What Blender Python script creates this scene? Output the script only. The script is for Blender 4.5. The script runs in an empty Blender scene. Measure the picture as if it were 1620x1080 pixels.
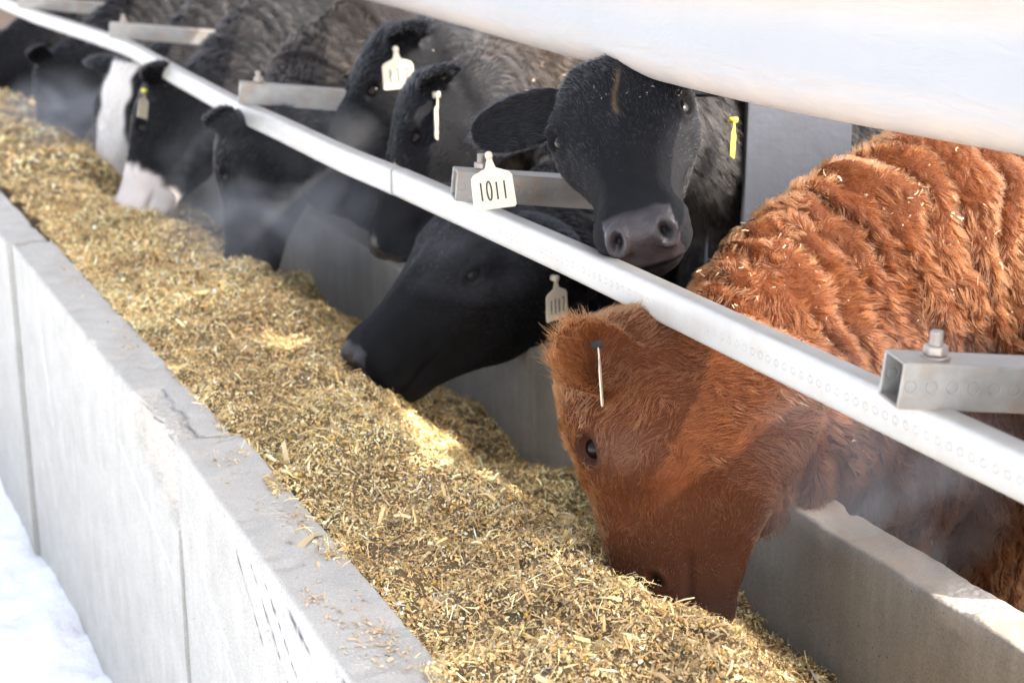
import bpy, math, random
import numpy as np
from mathutils import kdtree, Vector
random.seed(3)
rng = np.random.default_rng(7)
scene = bpy.context.scene
COL = scene.collection

# ------------------------------------------------------------------ camera, world, sun, exposure
FPX, PITCH, YAW = 2500.0, math.radians(16.4888), math.radians(24.5331)
CAMPOS = np.array([0.0, 0.0, 2.0])
cd = bpy.data.cameras.new('camera')
cam = bpy.data.objects.new('camera', cd)
COL.objects.link(cam)
cam.location = CAMPOS
cam.rotation_euler = (math.pi/2-PITCH, 0, -YAW)
cd.sensor_width = 36.0
cd.lens = FPX/1620*36
cd.clip_start = 0.05
cd.clip_end = 2000
cd.dof.use_dof = True
cd.dof.focus_distance = 2.36
cd.dof.aperture_fstop = 4.8
scene.camera = cam

SUN = np.array([0.50, -0.60, 0.68]); SUN /= np.linalg.norm(SUN)   # direction towards the sun
w = bpy.data.worlds.new('World'); scene.world = w
w.use_nodes = True
nt = w.node_tree
sky = nt.nodes.new('ShaderNodeTexSky')
sky.sky_type = 'NISHITA'; sky.sun_disc = False
sky.ozone_density = 0.5; sky.air_density = .6; sky.dust_density = 5.0
sky.sun_elevation = math.asin(SUN[2])
sky.sun_rotation = math.atan2(SUN[0], SUN[1])
hsv = nt.nodes.new('ShaderNodeHueSaturation'); hsv.inputs['Saturation'].default_value = .50
nt.links.new(sky.outputs[0], hsv.inputs['Color']); nt.links.new(hsv.outputs[0], nt.nodes['Background'].inputs[0])
nt.nodes['Background'].inputs[1].default_value = 0.15
ld = bpy.data.lights.new('sun', 'SUN')
ld.energy = 2.3; ld.angle = math.radians(0.5); ld.color = (1.0, 0.90, 0.78)
lo = bpy.data.objects.new('sun', ld); COL.objects.link(lo)
lo.rotation_euler = Vector(SUN).to_track_quat('Z', 'Y').to_euler()
scene.view_settings.view_transform = 'Standard'
scene.view_settings.look = 'None'
scene.view_settings.gamma = 1
scene.view_settings.exposure = 2.3
try:
    scene.cycles.max_bounces = 10
    scene.cycles.volume_step_rate = 4.0
    scene.cycles.volume_max_steps = 48
    scene.cycles.transparent_max_bounces = 16
except Exception:
    pass

# ------------------------------------------------------------------ helpers
def nrm(v):
    v = np.asarray(v, float)
    return v/np.maximum(np.linalg.norm(v, axis=-1, keepdims=True), 1e-9)

def tag(o, label=None, cat=None, group=None, kind=None):
    if label: o['label'] = label
    if cat: o['category'] = cat
    if group: o['group'] = group
    if kind: o['kind'] = kind
    return o

def link(name, data, mats=(), parent=None):
    o = bpy.data.objects.new(name, data)
    COL.objects.link(o)
    for m in (mats if isinstance(mats, (list, tuple)) else [mats]):
        if m: o.data.materials.append(m)
    if parent is not None:
        o.parent = parent
    return o

def empty(name, loc=(0, 0, 0)):
    o = bpy.data.objects.new(name, None)
    COL.objects.link(o); o.location = loc
    o.empty_display_size = .1
    return o

def adopt(child, parent):
    """parent a world-space mesh under an Empty standing at parent.location (unrotated)"""
    child.parent = parent
    child.location = Vector(child.location)-parent.location
    return child

def mesh_from(name, V, Fq, smooth=True):
    me = bpy.data.meshes.new(name)
    V = np.asarray(V, np.float32)
    if isinstance(Fq, np.ndarray):
        nf, k = Fq.shape
        me.vertices.add(len(V)); me.vertices.foreach_set('co', V.ravel())
        me.loops.add(nf*k); me.loops.foreach_set('vertex_index', Fq.astype(np.int32).ravel())
        me.polygons.add(nf)
        me.polygons.foreach_set('loop_start', np.arange(0, nf*k, k, dtype=np.int32))
        me.polygons.foreach_set('loop_total', np.full(nf, k, np.int32))
        me.update(calc_edges=True); me.validate()
    else:
        me.from_pydata([tuple(map(float, v)) for v in V], [], Fq)
        me.update()
    if smooth:
        me.polygons.foreach_set('use_smooth', np.ones(len(me.polygons), bool))
    return me

def hash3(ix, iy, iz, seed):
    h = (ix.astype(np.int64)*374761393 + iy.astype(np.int64)*668265263 + iz.astype(np.int64)*2147483647 + seed*974634777) & 0xffffffff
    h = ((h ^ (h >> 13))*1274126177) & 0xffffffff
    h = ((h ^ (h >> 16))*2246822519) & 0xffffffff
    return ((h ^ (h >> 15)) & 0xffffff)/float(0xffffff)

def vnoise(P, freq=1.0, seed=0):
    P = np.asarray(P, float)*freq
    I = np.floor(P).astype(np.int64); Fr = P-I
    Fr = Fr*Fr*(3-2*Fr)
    out = 0
    for dx in (0, 1):
        for dy in (0, 1):
            for dz in (0, 1):
                wgt = (Fr[..., 0] if dx else 1-Fr[..., 0])*(Fr[..., 1] if dy else 1-Fr[..., 1])*(Fr[..., 2] if dz else 1-Fr[..., 2])
                out = out+wgt*hash3(I[..., 0]+dx, I[..., 1]+dy, I[..., 2]+dz, seed)
    return out*2-1

def fbm(P, freq, seed=0, octv=3):
    a, s = 1.0, 0
    for k in range(octv):
        s = s+a*vnoise(P, freq*2**k, seed+k*17); a *= .5
    return s

def catmull(pts, n):
    pts = np.asarray(pts, float)
    P = np.vstack([2*pts[0]-pts[1], pts, 2*pts[-1]-pts[-2]])
    out = []
    m = len(pts)-1
    for i in range(m):
        p0, p1, p2, p3 = P[i:i+4]
        for t in np.linspace(0, 1, n, endpoint=False):
            out.append(.5*((2*p1)+(-p0+p2)*t+(2*p0-5*p1+4*p2-p3)*t*t+(-p0+3*p1-3*p2+p3)*t**3))
    out.append(pts[-1])
    return np.array(out)

class MB:
    """collects closed lofts, boxes and tubes in one vertex / face list"""
    def __init__(s): s.V = []; s.F = []
    def rings(s, R, cap=True, closed=True):
        b = len(s.V); n = len(R[0])
        for r in R: s.V.extend(np.asarray(r, float))
        for i in range(len(R)-1):
            for j in range(n if closed else n-1):
                k = (j+1) % n
                s.F.append((b+i*n+j, b+i*n+k, b+(i+1)*n+k, b+(i+1)*n+j))
        if cap:
            s.F.append(tuple(b+j for j in range(n))[::-1])
            s.F.append(tuple(b+(len(R)-1)*n+j for j in range(n)))
    def tube(s, pts, rad, n=14, up=(0, 0, 1), flat=1.0):
        pts = np.asarray(pts, float); m = len(pts)
        rad = np.broadcast_to(np.asarray(rad, float).reshape(-1, 1) if np.ndim(rad) else rad, (m, 1))
        T = nrm(np.gradient(pts, axis=0)); R = []
        for i in range(m):
            u = np.asarray(up, float)
            if abs(u@T[i]) > .95: u = np.array([1., 0, 0])
            a = nrm(np.cross(T[i], u)); c = np.cross(a, T[i])
            th = np.linspace(0, 2*np.pi, n, endpoint=False)
            R.append(pts[i]+rad[i]*(np.outer(np.cos(th), a)+flat*np.outer(np.sin(th), c)))
        s.rings(R)
    def ellipsoid(s, c, axes, rad, n=16, m=10):
        A = np.asarray(axes, float); R = []
        th = np.linspace(0, 2*np.pi, n, endpoint=False)
        for ph in np.linspace(.12, np.pi-.12, m):
            L = np.stack([np.cos(ph)*np.ones(n)*rad[0], np.sin(ph)*np.cos(th)*rad[1], np.sin(ph)*np.sin(th)*rad[2]], -1)
            R.append(np.asarray(c)+L@A)
        s.rings(R)
    def box(s, lo, hi):
        (x0, y0, z0), (x1, y1, z1) = lo, hi
        s.rings([[(x0, y0, z0), (x1, y0, z0), (x1, y1, z0), (x0, y1, z0)], [(x0, y0, z1), (x1, y0, z1), (x1, y1, z1), (x0, y1, z1)]])
    def mesh(s, name, smooth=True): return mesh_from(name, np.array(s.V), s.F, smooth)

def fix_normals(me):
    import bmesh
    bm = bmesh.new(); bm.from_mesh(me); bmesh.ops.recalc_face_normals(bm, faces=bm.faces); bm.to_mesh(me); bm.free()
    return me

def bevel(o, width=.003, seg=2):
    m = o.modifiers.new('bevel', 'BEVEL'); m.width = width; m.segments = seg; m.limit_method = 'ANGLE'; m.angle_limit = math.radians(40)
    return o

# ------------------------------------------------------------------ materials
class N:
    """tiny node-graph helper"""
    def __init__(s, name):
        s.m = bpy.data.materials.new(name); s.m.use_nodes = True
        s.t = s.m.node_tree; s.b = s.t.nodes['Principled BSDF']; s.out = s.t.nodes['Material Output']
    def n(s, typ, **kw):
        x = s.t.nodes.new(typ)
        for k, v in kw.items():
            if k.startswith('i_'):
                key = k[2:]; key = int(key) if key.isdigit() else key
                x.inputs[key].default_value = v
            else: setattr(x, k, v)
        return x
    def l(s, a, b): s.t.links.new(a, b); return b
    def noise(s, scale, detail=4, rough=.55, vec=None, dist=0):
        x = s.n('ShaderNodeTexNoise'); x.inputs['Scale'].default_value = scale; x.inputs['Detail'].default_value = detail
        x.inputs['Roughness'].default_value = rough; x.inputs['Distortion'].default_value = dist
        if vec is not None: s.l(vec, x.inputs['Vector'])
        return x.outputs['Fac']
    def ramp(s, fac, stops):
        x = s.n('ShaderNodeValToRGB'); e = x.color_ramp.elements
        while len(e) < len(stops): e.new(.5)
        for el, (p, c) in zip(e, stops): el.position = p; el.color = c if len(c) == 4 else (*c, 1)
        s.l(fac, x.inputs[0]); return x.outputs[0]
    def mix(s, fac, a, b, mode='MIX'):
        x = s.n('ShaderNodeMix', data_type='RGBA', blend_type=mode)
        for sock, v in ((x.inputs[0], fac), (x.inputs[6], a), (x.inputs[7], b)):
            if isinstance(v, bpy.types.NodeSocket): s.l(v, sock)
            elif isinstance(v, (int, float)): sock.default_value = v
            else: sock.default_value = (*v, 1) if len(v) == 3 else v
        return x.outputs[2]
    def math(s, op, a, b=0.0, c=0.0):
        x = s.n('ShaderNodeMath', operation=op)
        for i, v in enumerate((a, b, c)):
            if isinstance(v, bpy.types.NodeSocket): s.l(v, x.inputs[i])
            else: x.inputs[i].default_value = v
        return x.outputs[0]
    def coords(s, scale=(1, 1, 1)):
        tc = s.n('ShaderNodeNewGeometry')
        mp = s.n('ShaderNodeMapping'); mp.inputs['Scale'].default_value = scale
        s.l(tc.outputs['Position'], mp.inputs[0]); return mp.outputs[0]
    def bump(s, h, dist, strength=1.0):
        x = s.n('ShaderNodeBump'); x.inputs['Distance'].default_value = dist; x.inputs['Strength'].default_value = strength
        s.l(h, x.inputs['Height']); s.l(x.outputs[0], s.b.inputs['Normal']); return x
    def attr(s, name):
        x = s.n('ShaderNodeAttribute'); x.attribute_name = name; return x.outputs['Color']

def rough(m, r, spec=.5, metal=0):
    m.b.inputs['Roughness'].default_value = r; m.b.inputs['Metallic'].default_value = metal
    m.b.inputs['Specular IOR Level'].default_value = spec

def mat_concrete(name, c0, c1, tan=(.42, .34, .27), streak=.5, attr=False, topdirt=0.0, rgh=.9, bmp=.0016):
    m = N(name); v = m.coords(); vs = m.coords((9, 9, .7))
    base = m.mix(m.noise(3.5, 5, vec=v), c0, c1)
    st = m.ramp(m.noise(2.4, 4, vec=vs, dist=.4), [(.42, (0, 0, 0)), (.68, (1, 1, 1))])
    base = m.mix(m.math('MULTIPLY', st, streak), base, tuple(x*.72 for x in c0))
    st2 = m.ramp(m.noise(4.2, 3, vec=vs, dist=.2), [(.55, (0, 0, 0)), (.72, (1, 1, 1))])
    base = m.mix(m.math('MULTIPLY', st2, streak*.8), base, tuple(min(.85, x*1.35) for x in c1))
    fine = m.noise(420, 3, .7, vec=v)
    base = m.mix(m.ramp(fine, [(.35, (0, 0, 0)), (.75, (1, 1, 1))]), m.mix(.22, base, (0.02, .02, .02)), base)
    grain = m.ramp(m.noise(230, 4, .75, vec=v), [(.30, (.74, .74, .74)), (.70, (1.12, 1.12, 1.12))])
    base = m.mix(1.0, base, grain, 'MULTIPLY')
    mot = m.ramp(m.noise(11, 6, .7, vec=v), [(.30, (.86, .86, .85)), (.70, (1.06, 1.06, 1.06))])
    base = m.mix(1.0, base, mot, 'MULTIPLY')
    pit = m.n('ShaderNodeTexVoronoi'); pit.inputs['Scale'].default_value = 75; m.l(v, pit.inputs['Vector'])
    pf = m.ramp(pit.outputs['Distance'], [(.07, (1, 1, 1)), (.16, (0, 0, 0))])
    sel = m.ramp(m.noise(23, 2, vec=v), [(.58, (0, 0, 0)), (.62, (1, 1, 1))])
    pf = m.math('MULTIPLY', pf, sel)
    base = m.mix(m.math('MULTIPLY', pf, .6), base, (.10, .09, .08))
    if topdirt:
        nn = m.n('ShaderNodeNewGeometry'); sx = m.n('ShaderNodeSeparateXYZ'); m.l(nn.outputs['Normal'], sx.inputs[0])
        up = m.ramp(sx.outputs['Z'], [(.55, (0, 0, 0)), (.9, (1, 1, 1))])
        dn = m.ramp(m.noise(9, 5, .65, vec=v), [(.35, (0, 0, 0)), (.7, (1, 1, 1))])
        base = m.mix(m.math('MULTIPLY', m.math('MULTIPLY', up, dn), topdirt), base, tan)
    h = m.math('ADD', m.math('MULTIPLY', fine, .6), m.math('MULTIPLY', m.noise(60, 4, .6, vec=v), .9))
    h = m.math('SUBTRACT', h, m.math('MULTIPLY', pf, 1.2))
    if attr:
        a = m.attr('wear'); sp = m.n('ShaderNodeSeparateColor'); m.l(a, sp.inputs[0])
        agg = m.n('ShaderNodeTexVoronoi'); agg.inputs['Scale'].default_value = 95; m.l(v, agg.inputs['Vector'])
        agc = m.mix(m.noise(110, 4, .7, vec=v), (.62, .60, .56), (.40, .35, .29))
        base = m.mix(sp.outputs[0], base, agc)
        base = m.mix(sp.outputs[1], base, (.78, .79, .80))
        base = m.mix(sp.outputs[2], base, (.045, .05, .065))
        h = m.math('ADD', h, m.math('MULTIPLY', m.math('MULTIPLY', agg.outputs['Distance'], sp.outputs[0]), 3.0))
    m.l(base, m.b.inputs['Base Color']); rough(m, rgh, .25); m.bump(h, bmp, 1.0)
    return m.m

def mat_galv(name, c0=(.62, .63, .64), c1=(.50, .51, .53), rust=(.33, .22, .14), rustamt=.35, metal=.35, rings=None, r=.45):
    m = N(name); v = m.coords()
    col = m.mix(m.noise(26, 4, .6, vec=v), c0, c1)
    blot = m.ramp(m.noise(15, 5, .7, vec=v), [(.50, (0, 0, 0)), (.68, (1, 1, 1))])
    col = m.mix(m.math('MULTIPLY', blot, rustamt), col, rust)
    nn = m.n('ShaderNodeNewGeometry'); sx = m.n('ShaderNodeSeparateXYZ'); m.l(nn.outputs['Normal'], sx.inputs[0])
    up = m.ramp(sx.outputs['Z'], [(.6, (0, 0, 0)), (.9, (1, 1, 1))])
    dn = m.ramp(m.noise(22, 5, .65, vec=v), [(.3, (.35, .35, .35)), (.7, (1, 1, 1))])
    col = m.mix(m.math('MULTIPLY', m.math('MULTIPLY', up, dn), .85), col, (.34, .30, .25))
    h = m.math('MULTIPLY', m.noise(180, 3, .6, vec=v), .35)
    if rings:
        axis, center, lo_c = rings
        sp = m.n('ShaderNodeSeparateXYZ')
        tc = m.n('ShaderNodeTexCoord'); m.l(tc.outputs['Object'], sp.inputs[0])
        along = sp.outputs[axis]
        pt, rr_ = (.019, .0046) if axis == 'Y' else (.0254, .0068)
        a = m.math('SUBTRACT', m.math('MODULO', m.math('ADD', along, 80*pt), pt), pt/2)
        b = m.math('SUBTRACT', sp.outputs['Z'], center)
        d = m.math('SQRT', m.math('ADD', m.math('MULTIPLY', a, a), m.math('MULTIPLY', b, b)))
        ring = m.math('SUBTRACT', 1.0, m.math('DIVIDE', m.math('ABSOLUTE', m.math('SUBTRACT', d, rr_)), .0011))
        ring = m.math('MAXIMUM', ring, 0.0)
        side = m.n('ShaderNodeNewGeometry')
        h = m.math('SUBTRACT', h, m.math('MULTIPLY', ring, .7))
        patch = m.ramp(m.noise(9, 3, .6, vec=v), [(.40, (.25, .25, .25)), (.6, (1, 1, 1))])
        col = m.mix(m.math('MULTIPLY', m.math('MULTIPLY', ring, patch), lo_c), col, (.30, .30, .31))
    m.l(col, m.b.inputs['Base Color']); rough(m, r, .5, metal); m.bump(h, .0012, .8)
    return m.m

def mat_simple(name, c, r=.6, metal=0, spec=.5, var=.25, scale=30, bump=0.0):
    m = N(name); v = m.coords()
    m.l(m.mix(m.noise(scale, 4, .6, vec=v), c, tuple(x*(1-var) for x in c)), m.b.inputs['Base Color'])
    rough(m, r, spec, metal)
    if bump: m.bump(m.noise(scale*4, 4, .6, vec=v), bump)
    return m.m

def mat_attr(name, attr, r=.7, spec=.3, trans=0.0, bumpd=0.0, bscale=300):
    m = N(name); m.l(m.attr(attr), m.b.inputs['Base Color']); rough(m, r, spec)
    if bumpd: m.bump(m.noise(bscale, 3, .6, vec=m.coords()), bumpd)
    if trans:
        tr = m.n('ShaderNodeBsdfTranslucent'); m.l(m.attr(attr), tr.inputs[0])
        mx = m.n('ShaderNodeMixShader'); mx.inputs[0].default_value = trans
        m.l(m.b.outputs[0], mx.inputs[1]); m.l(tr.outputs[0], mx.inputs[2]); m.l(mx.outputs[0], m.out.inputs[0])
    return m.m

def mat_hair(name, rgh=.35, radial=.4, ior=1.5):
    m = N(name); h = m.n('ShaderNodeBsdfHairPrincipled'); h.model = 'CHIANG'; h.parametrization = 'COLOR'
    m.l(m.attr('coat'), h.inputs['Color'])
    h.inputs['Roughness'].default_value = rgh; h.inputs['Radial Roughness'].default_value = radial
    h.inputs['Random Roughness'].default_value = .2; h.inputs['IOR'].default_value = ior
    m.t.nodes.remove(m.b); m.l(h.outputs[0], m.out.inputs[0])
    return m.m

M = {}
M['panel'] = mat_concrete('bunk_concrete', (.52, .51, .475), (.64, .63, .59), streak=.16, attr=True, topdirt=.35, tan=(.52, .46, .40))
M['penwall'] = mat_concrete('pen_concrete', (.22, .215, .195), (.44, .42, .375), bmp=.0022, streak=.25, topdirt=.9, tan=(.34, .27, .20), rgh=.75, attr=True)
M['rail'] = mat_galv('galvanised_rail', (.50, .505, .49), (.40, .405, .39), rustamt=.22, metal=.15, rings=('Y', 1.390, .13))
M['bracket'] = mat_galv('galvanised_bracket', (.42, .42, .40), (.17, .165, .155), rustamt=.7, metal=.35, rings=('X', 0.0, .5), r=.5)
M['bolt'] = mat_galv('weathered_bolt', (.52, .48, .44), (.36, .31, .27), rustamt=.6, metal=.4)
M['post'] = mat_simple('shade_toned_post', (.066, .074, .092), .45, .2, var=.3, scale=14, bump=.001)  # shade on the post is put into this dark blue grey base colour
M['post_edge'] = mat_simple('post_edge', (.42, .45, .5), .4, .3)
def mat_skin():
    m = N('coat_skin'); a = m.n('ShaderNodeAttribute'); a.attribute_name = 'coat'; m.l(a.outputs['Color'], m.b.inputs['Base Color'])
    m.l(m.math('ADD', m.math('MULTIPLY', a.outputs['Alpha'], .43), .34), m.b.inputs['Roughness'])
    m.l(m.math('SUBTRACT', .40, m.math('MULTIPLY', a.outputs['Alpha'], .28)), m.b.inputs['Specular IOR Level'])
    m.bump(m.noise(230, 3, .6, vec=m.coords()), .0015); return m.m
M['skin'] = mat_skin()
M['hair'] = mat_hair('coat_hair', .35)
M['dhair'] = mat_hair('dark_coat_hair', .4, .5, 1.40)
M['eye'] = mat_simple('eye', (.006, .004, .004), .22, 0, .22, 0)
M['lid'] = mat_simple('eyelid', (.03, .025, .025), .35, 0, .5)
M['tagw'] = mat_simple('tag_cream', (.62, .56, .44), .45, 0, .5, .18, 60)
M['tagy'] = mat_simple('tag_yellow', (.75, .70, .06), .45, 0, .5, .2, 60)
M['ink'] = mat_simple('tag_ink', (.02, .02, .025), .6)
M['dark'] = mat_simple('dark_void', (.02, .02, .02), .9)

def mat_curtain():
    m = N('white_tarp'); v = m.coords()
    col = m.mix(m.noise(2.5, 4, vec=v), (.38, .39, .40), (.31, .32, .335))
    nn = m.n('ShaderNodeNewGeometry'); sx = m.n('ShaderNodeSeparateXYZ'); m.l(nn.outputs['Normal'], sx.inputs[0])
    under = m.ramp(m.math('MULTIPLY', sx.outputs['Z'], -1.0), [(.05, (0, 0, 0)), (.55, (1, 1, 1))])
    bounce_mottle = m.ramp(m.noise(7, 5, .65, vec=v), [(.25, (.4, .4, .4)), (.7, (1, 1, 1))])
    col = m.mix(m.math('MULTIPLY', m.math('MULTIPLY', under, bounce_mottle), .8), col, (.52, .44, .37))  # tan light bounced off the feed, painted where the tarp faces down
    m.l(col, m.b.inputs['Base Color']); rough(m, .55, .4)
    wr = m.noise(9, 5, .6, vec=m.coords((1, .7, 2.2)), dist=.8)
    m.bump(m.math('ADD', wr, m.math('MULTIPLY', m.noise(220, 2, .5, vec=v), .06)), .009, .4)
    tr = m.n('ShaderNodeBsdfTranslucent'); m.l(col, tr.inputs[0])
    mx = m.n('ShaderNodeMixShader'); mx.inputs[0].default_value = .02
    m.l(m.b.outputs[0], mx.inputs[1]); m.l(tr.outputs[0], mx.inputs[2]); m.l(mx.outputs[0], m.out.inputs[0])
    return m.m
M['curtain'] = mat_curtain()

def mat_snow():
    m = N('snow'); v = m.coords()
    sp = m.ramp(m.noise(34, 4, .7, vec=v), [(.70, (0, 0, 0)), (.76, (1, 1, 1))])
    col = m.mix(m.math('MULTIPLY', sp, .35), (.88, .90, .93), (.45, .42, .38))
    m.l(col, m.b.inputs['Base Color']); rough(m, .6, .3)
    h = m.math('ADD', m.noise(14, 5, .6, vec=v), m.math('MULTIPLY', m.noise(90, 3, .6, vec=v), .25))
    m.bump(h, .03, .7)
    return m.m
M['snow'] = mat_snow()
M['mud'] = mat_simple('trampled_mud', (.07, .052, .04), .9, 0, .2, .5, 5, .02)

# ------------------------------------------------------------------ setting: ground
def bend(Y):      # the bunk line curves gently to the left with distance
    Y = np.asarray(Y, float)
    return -.016*np.maximum(Y-3.0, 0)-.010*np.maximum(Y-5.0, 0)**1.3

def grid_sheet(name, xs, ys, zf, mat):
    X, Y = np.meshgrid(xs, ys, indexing='ij'); Z = zf(X, Y)
    V = np.stack([X, Y, Z], -1).reshape(-1, 3)
    a = np.arange(len(xs)*len(ys)).reshape(len(xs), len(ys))
    Fq = np.stack([a[:-1, :-1], a[1:, :-1], a[1:, 1:], a[:-1, 1:]], -1).reshape(-1, 4)
    return link(name, mesh_from(name, V, Fq), mat)

def snow_z(X, Y):
    P = np.stack([X, Y, 0*X], -1)
    near = np.exp(-((X-.4)/1.6)**2)*np.exp(-(np.maximum(np.abs(Y-3)-4, 0)/6)**2)
    z = near*(.035*fbm(P, 2.3, 1)+.016*fbm(P, 9, 5)+.006*fbm(P, 30, 8))
    z = z+near*(.07-.045*np.clip(Y-3.6, 0, 3))
    z = z+.03*np.exp(-((X-.52)/.10)**2)*near*(1+vnoise(P, 5, 3))
    return z*(X < .75)+(-.05)*(X >= .75)
def spaced(a, b, c, d, n1, n2, n3):
    return np.unique(np.concatenate([np.linspace(a, b, n1), np.linspace(b, c, n2), np.linspace(c, d, n3)]))
tag(grid_sheet('snow_ground', spaced(-300, -1.5, .8, 300, 14, 110, 14), spaced(-300, 1.5, 8, 300, 14, 260, 16), snow_z, M['snow']), kind='structure')
GZ = .40
o = grid_sheet('pen_ground', np.concatenate([[1.46], np.linspace(1.5, 6, 40), np.linspace(7, 60, 12)]), np.linspace(-12, 40, 120),
               lambda X, Y: GZ+.03*fbm(np.stack([X, Y, 0*X], -1), 1.5, 4)*(X > 1.49), M['mud'])
tag(o, kind='structure')

# ------------------------------------------------------------------ concrete walls
def slab(name, ys, xo, xi, z0, z1, mat, seedv, rnd=.0065, zs=None, wear=None, push=None, amp=.0008):
    """wall swept along Y; cross-section goes up the outer face, over the rounded top and down the inner face"""
    nz = zs if zs is not None else np.linspace(z0, z1-rnd, 34)
    R = []
    th = np.linspace(0, np.pi/2, 5)
    for y in ys:
        a, b = xo(y), xi(y)
        pr = [(a, z) for z in nz]
        pr += [(a+rnd-rnd*math.cos(t), z1-rnd+rnd*math.sin(t)) for t in th[1:]]
        pr += [(x, z1) for x in np.linspace(a+rnd, b-rnd, 12)[1:-1]]
        pr += [(b-rnd+rnd*math.sin(t), z1-rnd+rnd*math.cos(t)) for t in th]
        pr += [(b, z) for z in nz[::-1][1:]]
        R.append([(x, y, z) for x, z in pr])
    R = np.array(R); m_, n_ = R.shape[:2]
    V = R.reshape(-1, 3)
    V = V+amp*fbm(V, 9, seedv)[:, None]*np.array([1, 0, 1])+.5*amp*vnoise(V, 60, seedv+3)[:, None]*np.array([1, 0, 1])
    # crumbled top edges
    edge = np.exp(-((V[:, 2]-z1)/.012)**2)
    e2 = np.maximum(0, fbm(V, 22, seedv+9)-.35)
    mid = (xo(V[:, 1])+xi(V[:, 1]))/2
    V[:, 2] -= edge*e2*.008
    V[:, 0] += edge*e2*.008*np.sign(mid-V[:, 0])
    if push is not None: V = push(V)
    a = np.arange(m_*n_).reshape(m_, n_)
    Fq = np.stack([a[:-1, :-1], a[1:, :-1], a[1:, 1:], a[:-1, 1:]], -1).reshape(-1, 4)
    me = mesh_from(name, V, Fq)
    # end caps
    import bmesh
    bm = bmesh.new(); bm.from_mesh(me); bm.verts.ensure_lookup_table()
    bm.faces.new([bm.verts[i] for i in a[0]]); bm.faces.new([bm.verts[i] for i in a[-1][::-1]])
    bm.faces.new([bm.verts[i] for i in (a[0, 0], a[-1, 0], a[-1, -1], a[0, -1])])
    bmesh.ops.recalc_face_normals(bm, faces=bm.faces)
    for f_ in bm.faces:
        if len(f_.verts) > 4: f_.smooth = False
    bm.to_mesh(me); bm.free()
    ca = me.color_attributes.new('wear', 'FLOAT_COLOR', 'POINT')
    W = np.zeros((len(V), 4)); W[:, 3] = 1
    if wear is not None: W[:, :3] = wear(V)
    ca.data.foreach_set('color', W.ravel())
    return link(name, me, mat)

def seg_mask(V, a, b, w, seedv=0, ragged=.6):
    """soft mask around the segment a-b measured in the wall's own (y, z) face"""
    P = V[:, 1:3]; a = np.array(a); b = np.array(b); d = b-a; L = d@d
    t = np.clip(((P-a)@d)/L, 0, 1); q = a+t[:, None]*d
    dist = np.linalg.norm(P-q, axis=1)
    ww = w*(1+ragged*vnoise(V, 40, seedv))*(.45+.55*np.sin(np.pi*np.clip(t, .04, .96)))
    return np.clip(1.3-dist/np.maximum(ww, 1e-4), 0, 1)*np.clip(.75+1.1*vnoise(V, 110, seedv+50), .1, 1)

def wearA(V):
    W = np.zeros((len(V), 3))
    out = V[:, 0] < .60
    W[:, 1] = np.maximum.reduce([seg_mask(V, *s, seedv=i) for i, s in enumerate([((2.70, .905), (2.56, .80), .007), ((2.60, .80), (2.42, .73), .006), ((2.45, .71), (1.9, .46), .007), ((2.3, .955), (1.7, .86), .02), ((2.2, .9), (2.05, .5), .003)])])*out*.6
    W[:, 2] = np.maximum.reduce([seg_mask(V, *s, seedv=9+i) for i, s in enumerate([((2.24, .965), (1.99, .80), .0045), ((2.16, .965), (1.86, .80), .0055), ((2.36, .97), (2.16, .83), .002), ((2.05, .975), (1.93, .95), .006), ((1.82, .985), (1.70, .975), .006)])])*out
    sp = np.clip(3*fbm(V, 11, 33)-2.1, 0, 1)*(V[:, 2] > .985)
    W[:, 0] = sp
    return W
CH = lambda V: np.clip((.27-(2.745-V[:, 1])*1.0-(1.0-V[:, 2])*.95+.03*fbm(V, 16, 5))/.03, 0, 1)*(V[:, 1] > 2.40)*(V[:, 0] < .62)
def chipB(V):   # spalled corner of the panel beside the joint
    y = V[:, 1]; z = V[:, 2]
    d = np.minimum(np.clip((3.07+.018*vnoise(V, 30, 7)-y)/.02, 0, 1), np.clip((z-(.80-.0)-(y-2.76)*.30+.03*vnoise(V, 14, 2))/.02, 0, 1))
    return np.clip(d, 0, 1)
def pushB(V):
    c = chipB(V)*(V[:, 0] < .615+.01*vnoise(V, 20, 3))
    V = V.copy()
    top = (V[:, 2] > .985)
    V[:, 0] += c*(.016+.006*fbm(V, 35, 11))
    V[:, 2] -= c*top*(.010+.005*fbm(V, 35, 12))
    return V
def wearB(V):
    W = np.zeros((len(V), 3))
    out = V[:, 0] < .60
    c = chipB(V)
    W[:, 0] = np.maximum(c*(V[:, 0] < .62), np.clip(3*fbm(V, 9, 53)-2.2, 0, 1)*(V[:, 2] > .985))
    W[:, 1] = np.maximum.reduce([seg_mask(V, *s, seedv=20+i) for i, s in enumerate([((3.75, .945), (3.30, .90), .012), ((3.25, .84), (2.80, .70), .008), ((4.2, .93), (4.1, .6), .01)])])*out*(1-c)*.6
    return W

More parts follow.
